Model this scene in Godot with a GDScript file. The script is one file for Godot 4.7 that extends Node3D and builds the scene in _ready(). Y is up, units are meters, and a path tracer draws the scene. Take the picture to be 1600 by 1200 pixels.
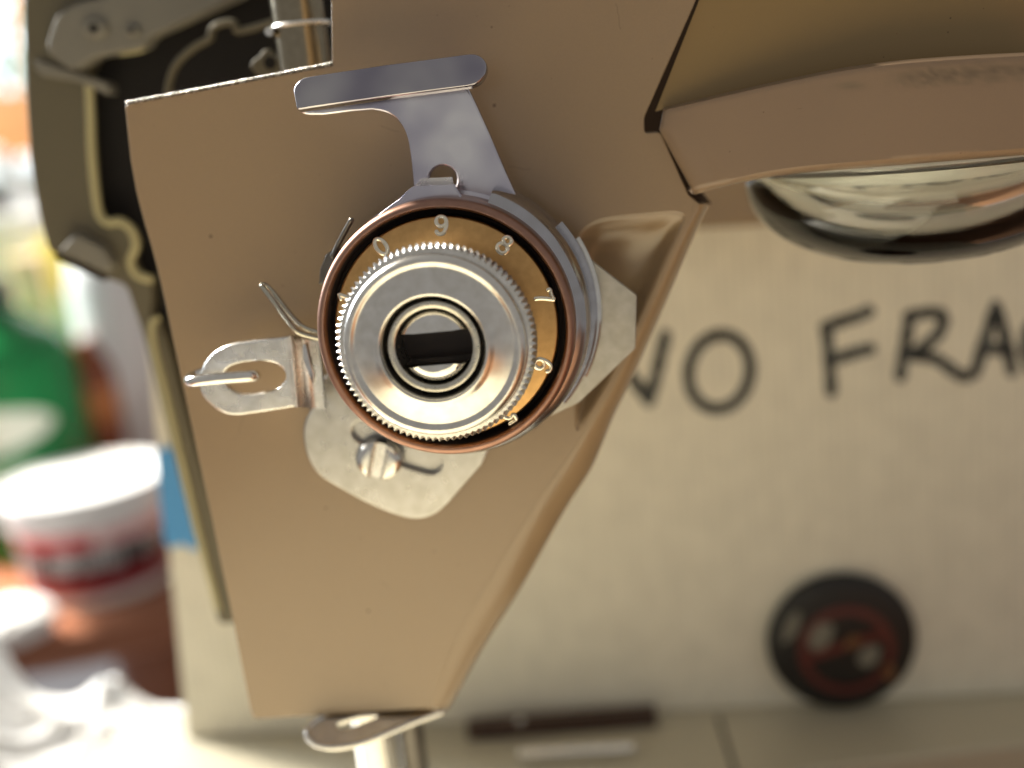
extends Node3D
# Close-up of the thread tension unit on the head of an old tan sewing machine, an open end cover behind it,
# a hand-lettered board at the back and a blurred, sunlit table top by a window.
# All lengths in this file are millimetres and become metres when a mesh is committed.

const MM := 0.001
const F := 1700.0                      # focal length in photo pixels (photo 1600 x 1200)
const AXIS := Vector3(0, 116.5, 0)       # axis of the tension dial on the head, which faces +z; the machine's bed is y = 0
var cam: Transform3D                   # in millimetres
var M := {}
var rng := RandomNumberGenerator.new()
var origin := Vector3.ZERO             # base of the thing that is being built, millimetres

# ------------------------------------------------------------------ mesh helpers
class Soup:
	var v := PackedVector3Array()
	var uv := PackedVector2Array()
	var col := PackedColorArray()
	func tri(a: Vector3, b: Vector3, c: Vector3) -> void:   # counter-clockwise seen from outside
		v.append(a); v.append(b); v.append(c)
	func quad(a: Vector3, b: Vector3, c: Vector3, d: Vector3) -> void:
		tri(a, b, c); tri(a, c, d)
	func add(o: Soup) -> void:
		v.append_array(o.v)

func commit(called: String, s: Soup, m: Material, parent: Node = null, crease := 38.0) -> MeshInstance3D:
	var n := s.v.size()
	var fn := PackedVector3Array()
	var at := {}
	fn.resize(n / 3)
	for t in n / 3:
		var a := s.v[t * 3]
		var w := (s.v[t * 3 + 1] - a).cross(s.v[t * 3 + 2] - a)
		fn[t] = w
		for k in 3:
			var key := Vector3i((s.v[t * 3 + k] * 2000.0).round())
			if not at.has(key):
				at[key] = PackedInt32Array()
			at[key].append(t)
	var nor := PackedVector3Array()
	var pos := PackedVector3Array()
	nor.resize(n)
	pos.resize(n)
	var lim := cos(deg_to_rad(crease))
	for t in n / 3:
		var mine := fn[t].normalized()
		for k in 3:
			var key := Vector3i((s.v[t * 3 + k] * 2000.0).round())
			var sum := Vector3.ZERO
			for o in at[key]:
				if fn[o].normalized().dot(mine) > lim:
					sum += fn[o]
			var to := t * 3 + (0 if k == 0 else 3 - k)
			nor[to] = sum.normalized() if sum.length_squared() > 0 else Vector3.UP
			pos[to] = (s.v[t * 3 + k] - origin) * MM
	var arr := []
	arr.resize(Mesh.ARRAY_MAX)
	arr[Mesh.ARRAY_VERTEX] = pos
	arr[Mesh.ARRAY_NORMAL] = nor
	if s.uv.size() == n:
		var uv := PackedVector2Array()
		uv.resize(n)
		for t in n / 3:
			for k in 3:
				uv[t * 3 + (0 if k == 0 else 3 - k)] = s.uv[t * 3 + k]
		arr[Mesh.ARRAY_TEX_UV] = uv
	if s.col.size() == n:
		var cl := PackedColorArray()
		cl.resize(n)
		for t in n / 3:
			for k in 3:
				cl[t * 3 + (0 if k == 0 else 3 - k)] = s.col[t * 3 + k]
		arr[Mesh.ARRAY_COLOR] = cl
	var me := ArrayMesh.new()
	me.add_surface_from_arrays(Mesh.PRIMITIVE_TRIANGLES, arr)
	me.surface_set_material(0, m)
	var o := MeshInstance3D.new()
	o.mesh = me
	o.name = called
	(parent if parent else self).add_child(o, true)
	return o

func ray(px: float, py: float) -> Vector3:
	return cam.basis * Vector3((px - 800.0) / F, -(py - 600.0) / F, -1.0)

func onz(px: float, py: float, z: float) -> Vector3:
	var r := ray(px, py)
	return cam.origin + r * ((z - cam.origin.z) / r.z)

func ony(px: float, py: float, y: float) -> Vector3:
	var r := ray(px, py)
	return cam.origin + r * ((y - cam.origin.y) / r.y)

func atd(px: float, py: float, d: float) -> Vector3:
	return cam.origin + ray(px, py) * d

func px_of(p: Vector3) -> Vector2:
	var q := cam.affine_inverse() * p
	return Vector2(800.0 + F * q.x / -q.z, 600.0 - F * q.y / -q.z)

# rounds the corners of an outline of [x, y] or [x, y, radius]
func rounded(pts: Array, steps := 6) -> PackedVector2Array:
	var out := PackedVector2Array()
	var n := pts.size()
	for i in n:
		var p := Vector2(pts[i][0], pts[i][1])
		var r: float = pts[i][2] if pts[i].size() > 2 else 0.0
		if r <= 0.0:
			out.append(p)
			continue
		var a := Vector2(pts[(i + n - 1) % n][0], pts[(i + n - 1) % n][1])
		var b := Vector2(pts[(i + 1) % n][0], pts[(i + 1) % n][1])
		var ra := minf(r, p.distance_to(a) * 0.49)
		var rb := minf(r, p.distance_to(b) * 0.49)
		var s := p + (a - p).normalized() * ra
		var e := p + (b - p).normalized() * rb
		for k in steps + 1:
			var t := float(k) / steps
			out.append(s.lerp(p, t).lerp(p.lerp(e, t), t))
	return out

# smooth closed or open line through points
func smooth(pts: Array, per := 5, closed := false) -> PackedVector2Array:
	var out := PackedVector2Array()
	var n := pts.size()
	var last := n if closed else n - 1
	for i in last:
		var p0 := Vector2(pts[(i + n - 1) % n if closed else maxi(i - 1, 0)][0], pts[(i + n - 1) % n if closed else maxi(i - 1, 0)][1])
		var p1 := Vector2(pts[i][0], pts[i][1])
		var p2 := Vector2(pts[(i + 1) % n][0], pts[(i + 1) % n][1])
		var j := (i + 2) % n if closed else mini(i + 2, n - 1)
		var p3 := Vector2(pts[j][0], pts[j][1])
		for k in per:
			out.append(p1.cubic_interpolate(p2, p0, p3, float(k) / per))
	if not closed:
		out.append(Vector2(pts[n - 1][0], pts[n - 1][1]))
	return out

func to_z(o: PackedVector2Array, z: float) -> PackedVector3Array:
	var out := PackedVector3Array()
	for p in o:
		out.append(onz(p.x, p.y, z))
	return out

func to_y(o: PackedVector2Array, y: float) -> PackedVector3Array:
	var out := PackedVector3Array()
	for p in o:
		out.append(ony(p.x, p.y, y))
	return out

func inset_loop(l: PackedVector2Array, by: float) -> PackedVector2Array:
	var out := PackedVector2Array()
	var n := l.size()
	for i in n:
		var a := l[(i + n - 1) % n]
		var b := l[i]
		var c := l[(i + 1) % n]
		var n1 := (b - a).normalized().orthogonal() * -1.0
		var n2 := (c - b).normalized().orthogonal() * -1.0
		var m := (n1 + n2) / maxf(1.0 + n1.dot(n2), 0.35)
		out.append(b + m * by)
	# where a corner is tighter than the inset, its points meet instead of crossing
	for pass_ in 12:
		var bad := false
		for i in n:
			var j := (i + 1) % n
			if (out[j] - out[i]).dot(l[j] - l[i]) < -1e-9:
				var mid := (out[i] + out[j]) / 2.0
				out[i] = mid
				out[j] = mid
				bad = true
		if not bad:
			break
	return out

func clean_loop(l: PackedVector2Array) -> PackedVector2Array:
	var out := PackedVector2Array()
	for p in l:
		if out.is_empty() or out[out.size() - 1].distance_to(p) > 0.004:
			out.append(p)
	while out.size() > 3 and out[0].distance_to(out[out.size() - 1]) < 0.004:
		out.remove_at(out.size() - 1)
	return out

func ccw(l: PackedVector2Array, want := true) -> PackedVector2Array:
	var a := 0.0
	for i in l.size():
		a += l[i].cross(l[(i + 1) % l.size()])
	if (a > 0.0) != want:
		l.reverse()
	return l

func bridge(outer: PackedVector2Array, holes: Array) -> PackedVector2Array:
	var all := outer.duplicate()
	for h in holes:
		var best := INF
		var bi := 0
		var bj := 0
		for i in all.size():
			for j in h.size():
				var d: float = all[i].distance_squared_to(h[j])
				if d < best:
					best = d; bi = i; bj = j
		var out := all.slice(0, bi + 1)
		for k in h.size() + 1:
			out.append(h[(bj + k) % h.size()])
		out.append_array(all.slice(bi))
		all = out
	return all

# ear clipping that copes with bridges (repeated points)
func ears(p: PackedVector2Array) -> PackedInt32Array:
	var idx := range(p.size())
	var out := PackedInt32Array()
	while idx.size() > 3:
		var n := idx.size()
		var cut := -1
		var best := -INF
		for i in n:
			var a := p[idx[(i + n - 1) % n]]
			var b := p[idx[i]]
			var c := p[idx[(i + 1) % n]]
			var area := (b - a).cross(c - b)
			if area <= 1e-9:
				continue
			var ok := true
			for j in n:
				var q := p[idx[j]]
				if q == a or q == b or q == c:
					continue
				if (b - a).cross(q - a) >= -1e-9 and (c - b).cross(q - b) >= -1e-9 and (a - c).cross(q - c) >= -1e-9:
					ok = false
					break
			if not ok:
				continue
			var q2 := area / (a.distance_squared_to(b) + b.distance_squared_to(c) + c.distance_squared_to(a))
			if q2 > best:
				best = q2
				cut = i
				if q2 > 0.25:
					break
		if cut < 0:
			cut = 0
			for i in n:
				if absf((p[idx[i]] - p[idx[(i + n - 1) % n]]).cross(p[idx[(i + 1) % n]] - p[idx[i]])) < 1e-7:
					cut = i
					break
			idx.remove_at(cut)
			continue
		out.append(idx[(cut + n - 1) % n]); out.append(idx[cut]); out.append(idx[(cut + 1) % n])
		idx.remove_at(cut)
	if idx.size() == 3:
		for k in 3:
			out.append(idx[k])
	return out

# a flat plate of any outline: front points (any plane), outward normal, thickness, rounded front edge, holes
func plate(front: PackedVector3Array, n: Vector3, thick: float, edge := 0.2, holes := [], steps := 4) -> Soup:
	var s := Soup.new()
	n = n.normalized()
	var e1 := (Vector3.RIGHT - n * n.x).normalized() if absf(n.x) < 0.9 else (Vector3.FORWARD - n * n.dot(Vector3.FORWARD)).normalized()
	var e2 := n.cross(e1)
	var o := front[0]
	var loops := []
	var all := [front]
	all.append_array(holes)
	for li in all.size():
		var l := PackedVector2Array()
		for p in all[li]:
			l.append(Vector2((p - o).dot(e1), (p - o).dot(e2)))
		loops.append(ccw(clean_loop(l), li == 0))
	var lift := func(q: Vector2, d: float) -> Vector3: return o + e1 * q.x + e2 * q.y - n * d
	var front_loops := []
	for l in loops:
		var prev := PackedVector2Array()
		var pd := 0.0
		var m: int = l.size()
		for k in steps + 2:
			var cur: PackedVector2Array
			var d: float
			if k <= steps:
				var a := PI / 2 * k / steps
				cur = inset_loop(l, edge * (1.0 - sin(a)))
				d = edge * (1.0 - cos(a))
			else:
				cur = l
				d = thick
			if k == 0:
				front_loops.append(cur)
			else:
				for i in m:
					var j := (i + 1) % m
					s.quad(lift.call(prev[i], pd), lift.call(cur[i], d), lift.call(cur[j], d), lift.call(prev[j], pd))
			prev = cur
			pd = d
	for side in 2:
		var src = front_loops if side == 0 else loops
		var clean := []
		for l in src:
			clean.append(clean_loop(l))
		var all2 := bridge(clean[0], clean.slice(1))
		var ix := ears(all2)
		var d := 0.0 if side == 0 else thick
		for t in ix.size() / 3:
			var a: Vector3 = lift.call(all2[ix[t * 3]], d)
			var b: Vector3 = lift.call(all2[ix[t * 3 + 1]], d)
			var c: Vector3 = lift.call(all2[ix[t * 3 + 2]], d)
			if side == 0:
				s.tri(a, b, c)
			else:
				s.tri(a, c, b)
	return s

func zplate(px: PackedVector2Array, z: float, thick: float, edge := 0.2, holes := [], steps := 4) -> Soup:
	var hs := []
	for h in holes:
		hs.append(to_z(h, z))
	return plate(to_z(px, z), Vector3.BACK, thick, edge, hs, steps)

# a hollow that sinks from an outline on a z plane: depths listed as [shrink, depth]
func dish(px: PackedVector2Array, z: float, prof: Array) -> Soup:
	var s := Soup.new()
	var l := PackedVector2Array()
	var z0 := to_z(px, z)
	for p in z0:
		l.append(Vector2(p.x, p.y))
	l = ccw(clean_loop(l))
	var c := Vector2.ZERO
	for p in l:
		c += p / l.size()
	var prev := PackedVector3Array()
	for k in prof:
		var cur := PackedVector3Array()
		for p in l:
			var q: Vector2 = c + (p - c) * (1.0 - float(k[0]))
			cur.append(Vector3(q.x, q.y, z - k[1]))
		if prev.size():
			for i in l.size():
				var j := (i + 1) % l.size()
				s.quad(prev[i], prev[j], cur[j], cur[i])
		prev = cur
	var mid := Vector3(c.x, c.y, prev[0].z)
	for i in l.size():
		s.tri(prev[i], prev[(i + 1) % l.size()], mid)
	return s

# turned shape: profile of (radius, height) along an axis; from..to in degrees when it is only an arc
func lathe(prof: Array, at: Vector3, axis: Vector3, side: Vector3, segs := 96, from := 0.0, to := 360.0, uvs := false) -> Soup:
	var s := Soup.new()
	axis = axis.normalized()
	side = (side - axis * side.dot(axis)).normalized()
	var third := axis.cross(side)
	var whole := absf(to - from) >= 359.9
	var p := func(k: int, a: float) -> Vector3:
		return at + axis * prof[k][1] + (side * cos(a) + third * sin(a)) * prof[k][0]
	var run := [0.0]
	for k in range(1, prof.size()):
		run.append(run[k - 1] + Vector2(prof[k][0] - prof[k - 1][0], prof[k][1] - prof[k - 1][1]).length())
	for i in segs:
		var a := deg_to_rad(lerpf(from, to, float(i) / segs))
		var b := deg_to_rad(lerpf(from, to, float(i + 1) / segs)) if not (whole and i == segs - 1) else deg_to_rad(from)
		for k in prof.size() - 1:
			s.quad(p.call(k, a), p.call(k, b), p.call(k + 1, b), p.call(k + 1, a))
			if uvs:
				var u0 := float(i) / segs
				var u1 := float(i + 1) / segs
				var v0: float = 1.0 - run[k] / run[-1]
				var v1: float = 1.0 - run[k + 1] / run[-1]
				s.uv.append_array(PackedVector2Array([Vector2(u0, v0), Vector2(u1, v0), Vector2(u1, v1), Vector2(u0, v0), Vector2(u1, v1), Vector2(u0, v1)]))
	if not whole:
		for e in 2:
			var a := deg_to_rad(from if e == 0 else to)
			var l := PackedVector2Array()
			for k in prof.size():
				l.append(Vector2(prof[k][0], prof[k][1]))
			l = ccw(clean_loop(l))
			var ix := ears(l)
			for t in ix.size() / 3:
				var q := []
				for k in 3:
					var w := l[ix[t * 3 + k]]
					q.append(at + axis * w.y + (side * cos(a) + third * sin(a)) * w.x)
				if e == 0:
					s.tri(q[0], q[1], q[2])
				else:
					s.tri(q[0], q[2], q[1])
	return s

func dial(prof: Array, segs := 128, from := 0.0, to := 360.0) -> Soup:
	return lathe(prof, AXIS, Vector3.BACK, Vector3.RIGHT, segs, from, to)

# a wire through points, round ends; flat > 1 widens it across the axis «wide»
func wire(pts: PackedVector3Array, r: float, segs := 12, closed := false, wide := Vector3.ZERO, flat := 1.0) -> Soup:
	var s := Soup.new()
	var n := pts.size()
	var rings := []
	var up := Vector3(0.12, 0.31, 0.94).normalized() if wide == Vector3.ZERO else wide.normalized()
	for i in n:
		var a := pts[(i + n - 1) % n] if closed else pts[maxi(i - 1, 0)]
		var b := pts[(i + 1) % n] if closed else pts[mini(i + 1, n - 1)]
		var t := (b - a).normalized()
		var x := (up - t * up.dot(t)).normalized()
		var y := t.cross(x)
		if not closed and (i == 0 or i == n - 1):
			var e := -1.0 if i == 0 else 1.0
			var caps := []
			for k in 4:
				var q := PI / 2 * k / 4.0
				var ring := PackedVector3Array()
				for j in segs:
					var w := TAU * j / segs
					ring.append(pts[i] + t * e * r * cos(q) + (x * cos(w) * flat + y * sin(w)) * r * maxf(sin(q), 0.001))
				caps.append(ring)
			var full := PackedVector3Array()
			for j in segs:
				var w := TAU * j / segs
				full.append(pts[i] + (x * cos(w) * flat + y * sin(w)) * r)
			if i == 0:
				rings.append_array(caps)
				rings.append(full)
			else:
				rings.append(full)
				caps.reverse()
				rings.append_array(caps)
		else:
			var ring := PackedVector3Array()
			for j in segs:
				var w := TAU * j / segs
				ring.append(pts[i] + (x * cos(w) * flat + y * sin(w)) * r)
			rings.append(ring)
	var m := rings.size()
	for i in (m if closed else m - 1):
		var p: PackedVector3Array = rings[i]
		var q: PackedVector3Array = rings[(i + 1) % m]
		for j in segs:
			var k := (j + 1) % segs
			s.quad(p[j], p[k], q[k], q[j])
	return s

func curve3(pts: Array, per := 6) -> PackedVector3Array:
	var out := PackedVector3Array()
	var n := pts.size()
	for i in n - 1:
		for k in per:
			out.append(pts[i].cubic_interpolate(pts[i + 1], pts[maxi(i - 1, 0)], pts[mini(i + 2, n - 1)], float(k) / per))
	out.append(pts[n - 1])
	return out

func zpts(pts: Array) -> Array:                      # [px, py, z]
	var out := []
	for p in pts:
		out.append(onz(p[0], p[1], p[2]))
	return out

func box(c: Vector3, size: Vector3, edge := 0.3, turn := Basis.IDENTITY) -> Soup:
	var l := PackedVector3Array()
	for q in [[-1, -1], [1, -1], [1, 1], [-1, 1]]:
		l.append(Vector3(q[0] * size.x / 2, q[1] * size.y / 2, size.z / 2))
	var s := plate(l, Vector3.BACK, size.z, edge, [], 3)
	for i in s.v.size():
		s.v[i] = c + turn * s.v[i]
	return s

# ------------------------------------------------------------------ things
func thing(called: String, label: String, category: String, at: Vector3, group := "") -> Node3D:
	var o := Node3D.new()
	o.name = called
	add_child(o, true)
	origin = at
	o.position = at * MM
	o.set_meta("label", label)
	o.set_meta("category", category)
	if group:
		o.set_meta("group", group)
	return o

func part(called: String, parent: Node3D) -> Node3D:
	var o := Node3D.new()
	o.name = called
	parent.add_child(o, true)
	return o

func structure(called: String, label: String, category: String, s: Soup, m: Material) -> void:
	origin = Vector3.ZERO
	var o := commit(called, s, m)
	o.set_meta("kind", "structure")
	o.set_meta("label", label)
	o.set_meta("category", category)

# ------------------------------------------------------------------ materials
func lin(r: float, g: float, b: float) -> Color:
	return Color(r, g, b).linear_to_srgb()

func noise_tex(freq: float, low: Color, high: Color, kind := FastNoiseLite.TYPE_SIMPLEX_SMOOTH, octaves := 4, size := 512, sd := 1, mid := 0.5) -> NoiseTexture2D:
	var n := FastNoiseLite.new()
	n.noise_type = kind
	n.frequency = freq
	n.fractal_octaves = octaves
	n.seed = sd
	var t := NoiseTexture2D.new()
	t.width = size
	t.height = size
	t.seamless = true
	t.noise = n
	var g := Gradient.new()
	g.set_color(0, low)
	g.set_color(1, high)
	g.set_offset(0, maxf(mid - 0.35, 0.0))
	g.set_offset(1, minf(mid + 0.35, 1.0))
	t.color_ramp = g
	return t

func mat(called: String, c: Color, rough: float, metal := 0.0) -> StandardMaterial3D:
	var m := StandardMaterial3D.new()
	m.resource_name = called
	m.albedo_color = c
	m.roughness = rough
	m.metallic = metal
	M[called] = m
	return m

func tri_scale(m: StandardMaterial3D, per_mm: float) -> void:
	m.uv1_triplanar = true
	m.uv1_scale = Vector3.ONE * (1000.0 / per_mm)

func metal(called: String, c: Color, rough: float, tile := 14.0, bump := 0.0) -> StandardMaterial3D:
	var m := mat(called, c, rough, 1.0)
	m.roughness_texture = M.smudge_tex
	m.roughness_texture_channel = BaseMaterial3D.TEXTURE_CHANNEL_GRAYSCALE
	m.albedo_texture = M.tarnish_tex
	if bump > 0.0:
		m.heightmap_enabled = true
		m.heightmap_texture = M.wave_tex
		m.heightmap_scale = bump
	tri_scale(m, tile)
	return m

func paint(called: String, c: Color, rough: float, tile := 45.0) -> StandardMaterial3D:
	var m := mat(called, c, rough)
	m.albedo_texture = M.paint_tex
	tri_scale(m, tile)
	return m

func make_materials() -> void:
	var grey := func(v: float) -> Color: return Color(v, v, v)
	M.smudge_tex = noise_tex(0.012, grey.call(0.8), grey.call(1.0), FastNoiseLite.TYPE_SIMPLEX_SMOOTH, 5, 512, 3)
	M.tarnish_tex = noise_tex(0.018, Color(0.93, 0.925, 0.91), Color(1, 1, 1), FastNoiseLite.TYPE_SIMPLEX_SMOOTH, 5, 512, 5, 0.5)
	M.reflect_tone_tex = noise_tex(0.0055, Color(0.76, 0.75, 0.81), Color(1, 1, 1), FastNoiseLite.TYPE_SIMPLEX_SMOOTH, 3, 512, 17, 0.5)  # bluish to pale blotches painted in place of reflections on the lever
	M.paint_tex = paint_image()
	M.peel_tex = noise_tex(0.05, grey.call(0.3), grey.call(0.7), FastNoiseLite.TYPE_SIMPLEX_SMOOTH, 2, 512, 9)
	M.wave_tex = noise_tex(0.008, grey.call(0.0), grey.call(1.0), FastNoiseLite.TYPE_SIMPLEX_SMOOTH, 3, 512, 11)
	M.rough_tex = noise_tex(0.09, grey.call(0.1), grey.call(0.9), FastNoiseLite.TYPE_SIMPLEX, 4, 512, 13)
	paint("tan_paint", lin(0.305, 0.212, 0.121), 0.30, 95.0)
	M.tan_paint.clearcoat_enabled = true
	M.tan_paint.clearcoat = 0.5
	M.tan_paint.clearcoat_roughness = 0.16
	paint("gold_paint", lin(0.27, 0.178, 0.07), 0.40)
	paint("olive_paint", lin(0.115, 0.10, 0.062), 0.55)
	paint("grey_paint", lin(0.19, 0.18, 0.15), 0.5)
	paint("cream_edge", lin(0.44, 0.40, 0.22), 0.5)
	var bed := paint("cream_enamel", lin(0.56, 0.505, 0.37), 0.32, 120.0)
	bed.clearcoat_enabled = true
	mat("black_inside", lin(0.006, 0.005, 0.005), 0.9)  # near-black albedo puts the darkness of unlit depths into the colour
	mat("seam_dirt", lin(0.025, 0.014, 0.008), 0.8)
	metal("chrome", lin(0.78, 0.77, 0.75), 0.13, 22.0, 0.0)
	metal("lever_chrome", lin(0.80, 0.79, 0.82), 0.22, 40.0, 0.0).albedo_texture = M.reflect_tone_tex
	metal("satin_steel", lin(0.84, 0.83, 0.81), 0.30, 24.0, 0.0)
	metal("matte_tab", lin(0.48, 0.455, 0.41), 0.42, 18.0, 0.0)
	metal("knob_steel", lin(0.74, 0.725, 0.70), 0.25, 20.0, 0.0)
	metal("sleeve_steel", lin(0.60, 0.58, 0.52), 0.32, 12.0)
	metal("oiled_steel", lin(0.30, 0.26, 0.19), 0.22, 12.0)
	metal("darkened_chrome", lin(0.48, 0.47, 0.49), 0.2, 40.0).albedo_texture = M.reflect_tone_tex  # darker than the lever chrome, in place of a dark reflection
	metal("plate_steel", lin(0.53, 0.52, 0.50), 0.33, 24.0)
	metal("cup_steel", lin(0.46, 0.46, 0.50), 0.2, 24.0)
	metal("bright_chrome", lin(0.95, 0.94, 0.92), 0.12, 22.0)
	metal("wire_steel", lin(0.55, 0.53, 0.45), 0.22, 12.0)
	metal("dark_steel", lin(0.16, 0.15, 0.14), 0.35, 12.0)
	metal("copper", lin(0.34, 0.20, 0.155), 0.42, 16.0, 0.0)
	metal("copper_face", lin(0.58, 0.35, 0.145), 0.36, 14.0, 0.0)
	metal("digit_silver", lin(0.85, 0.80, 0.68), 0.28, 10.0)
	metal("bare_edge", lin(0.9, 0.88, 0.84), 0.3, 6.0)
	M.bare_edge.heightmap_enabled = true
	M.bare_edge.heightmap_texture = M.rough_tex
	M.bare_edge.heightmap_scale = 0.05
	M.bare_edge.albedo_texture = noise_tex(0.06, Color(0.25, 0.22, 0.18), Color(1, 1, 1), FastNoiseLite.TYPE_SIMPLEX, 3, 256, 29)  # bright and dark specks in the albedo imitate glints along the edge
	var g := mat("lens_glass", Color(0.97, 0.98, 0.96, 0.0), 0.0)
	g.refraction_enabled = true
	g.refraction_scale = 0.05
	mat("bowl_white", lin(0.78, 0.78, 0.75), 0.4)
	var ink := mat("marker_ink", lin(0.085, 0.092, 0.088), 0.7)
	ink.albedo_texture = noise_tex(0.02, Color(0.42, 0.42, 0.42), Color(1, 1, 1), FastNoiseLite.TYPE_SIMPLEX_SMOOTH, 4, 256, 23)
	tri_scale(ink, 26.0)
	mat("groove_black", lin(0.022, 0.013, 0.010), 0.55)
	var bp := paint("band_paint", lin(0.26, 0.18, 0.118), 0.32)
	bp.vertex_color_use_as_albedo = true
	var bd := mat("board", lin(0.90, 0.845, 0.70), 0.75)
	bd.albedo_texture = flute_image()
	bd.heightmap_enabled = true
	bd.heightmap_texture = bd.albedo_texture
	bd.heightmap_scale = 0.01
	tri_scale(bd, 60.0)
	mat("blue_tape", lin(0.10, 0.36, 0.72), 0.7)
	mat("badge_black", lin(0.009, 0.008, 0.007), 0.45)
	mat("badge_red", lin(0.11, 0.02, 0.015), 0.4)
	mat("badge_pale", lin(0.2, 0.19, 0.15), 0.5)
	mat("badge_orange", lin(0.16, 0.07, 0.025), 0.5)
	paint("brown_bar", lin(0.055, 0.025, 0.015), 0.4)
	mat("floor_grey", lin(0.16, 0.14, 0.135), 0.6)
	mat("wall_paint", lin(0.55, 0.55, 0.52), 0.9)
	mat("white_paint", lin(0.78, 0.78, 0.76), 0.5)
	mat("white_plastic", lin(0.82, 0.82, 0.82), 0.35)
	wood("orange_wood", lin(0.50, 0.20, 0.045), lin(0.38, 0.14, 0.03), 0.45, 600.0)
	wood("red_wood", lin(0.34, 0.13, 0.065), lin(0.24, 0.085, 0.04), 0.35, 400.0)
	wood("worktop_wood", lin(0.36, 0.18, 0.09), lin(0.26, 0.12, 0.055), 0.4, 300.0)
	wood("peach_wood", lin(0.78, 0.58, 0.38), lin(0.70, 0.48, 0.29), 0.6, 200.0)
	var sk := mat("outside_sky", Color(0, 0, 0), 1.0)
	sk.emission_enabled = true
	sk.emission = Color(0.93, 0.98, 1.0)
	sk.emission_energy_multiplier = 3.0
	mat("pane_glass", Color(0.95, 0.98, 0.97, 0.06), 0.02).transparency = BaseMaterial3D.TRANSPARENCY_ALPHA
	var lf := mat("leaf", lin(0.12, 0.20, 0.04), 0.5)
	lf.backlight_enabled = true
	lf.backlight = lin(0.25, 0.4, 0.08)
	lf.cull_mode = BaseMaterial3D.CULL_DISABLED
	mat("stem_brown", lin(0.12, 0.08, 0.05), 0.9)
	mat("black_plastic", lin(0.015, 0.017, 0.02), 0.35)
	mat("amber", lin(0.22, 0.055, 0.018), 0.25)
	mat("orange_print", lin(0.5, 0.18, 0.05), 0.5)
	mat("jug_white", lin(0.62, 0.63, 0.65), 0.35)
	mat("pale_green", lin(0.35, 0.55, 0.30), 0.35)
	mat("yellow_plastic", lin(0.55, 0.46, 0.04), 0.4)
	var cl := mat("white_cloth", lin(0.80, 0.79, 0.78), 0.8)
	cl.cull_mode = BaseMaterial3D.CULL_DISABLED
	var w := Color(0.9, 0.9, 0.9)
	var tl := mat("tub_label", Color.WHITE, 0.4)
	tl.albedo_texture = label_image(1024, 256, w, [[0.36, 0.16, 0.57, 0.33, Color(0.72, 0.05, 0.10)], [0.57, 0.16, 0.86, 0.33, Color(0.93, 0.80, 0.80)], [0.36, 0.33, 0.86, 0.62, Color(0.07, 0.05, 0.06)], [0.36, 0.62, 0.86, 0.86, Color(0.50, 0.02, 0.09)]],
		[[0.60, 0.18, 0.80, 0.31, Color(0.75, 0.25, 0.3), 9], [0.38, 0.37, 0.45, 0.56, Color(0.7, 0.7, 0.7), 3], [0.48, 0.37, 0.63, 0.57, Color(0.85, 0.85, 0.85), 5], [0.66, 0.35, 0.80, 0.60, Color(0.8, 0.8, 0.8), 6]])
	var gl := mat("green_label", Color.WHITE, 0.25)
	gl.albedo_texture = green_image()

func wood(called: String, c1: Color, c2: Color, rough: float, tile: float) -> void:
	var m := mat(called, Color.WHITE, rough)
	var n := FastNoiseLite.new()
	n.seed = called.length()
	n.frequency = 0.006
	n.fractal_octaves = 4
	var im := Image.create(256, 256, false, Image.FORMAT_RGB8)
	for y in 256:
		for x in 256:
			var v := n.get_noise_2d(x * 1.2, y * 14.0) * 0.5 + 0.5 + 0.15 * sin(y * 0.25 + 5.0 * n.get_noise_2d(x, y * 3.0))
			im.set_pixel(x, y, c1.lerp(c2, clampf(v, 0, 1)))
	m.albedo_texture = ImageTexture.create_from_image(im)
	tri_scale(m, tile)

func flute_image() -> ImageTexture:
	var n := FastNoiseLite.new()
	n.seed = 8
	n.frequency = 0.02
	var im := Image.create(512, 512, false, Image.FORMAT_RGB8)
	for y in 512:
		for x in 512:
			var f := 0.5 + 0.5 * cos(TAU * x / 512.0 * 32.0)
			var v := 0.97 + rng.randf_range(-0.006, 0.006) - 0.05 * f * (0.6 + 0.8 * n.get_noise_2d(x * 2.0, y * 0.25)) + 0.03 * n.get_noise_2d(x * 0.6 + 90, y * 0.6)
			im.set_pixel(x, y, Color(v, v, v * 0.995))
	return ImageTexture.create_from_image(im)

func green_image() -> ImageTexture:
	var im := Image.create(512, 256, false, Image.FORMAT_RGB8)
	var g := Color(0.07, 0.50, 0.26)
	im.fill(g)
	for y in 256:
		for x in 512:
			var u := x / 512.0
			var v := y / 256.0
			var e := Vector2((u - 0.48) / 0.20, (v - 0.50) / 0.085)
			if e.length() < 1.0 or (u < 0.5 and u > 0.3 and absf(v - 0.5) < 0.085):
				im.set_pixel(x, y, Color(0.90, 0.94, 0.88))
			e = Vector2((u - 0.46) / 0.21, (v - 0.70) / 0.09)
			if e.length() < 1.0 or (u < 0.46 and u > 0.3 and absf(v - 0.70) < 0.09):
				im.set_pixel(x, y, Color(0.62, 0.74, 0.62) if int(v * 90.0) % 3 else Color(0.35, 0.55, 0.40))
			if v > 0.80:
				im.set_pixel(x, y, Color(0.06, 0.32, 0.14) if v < 0.93 else Color(0.08, 0.42, 0.12))
	return ImageTexture.create_from_image(im)

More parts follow.
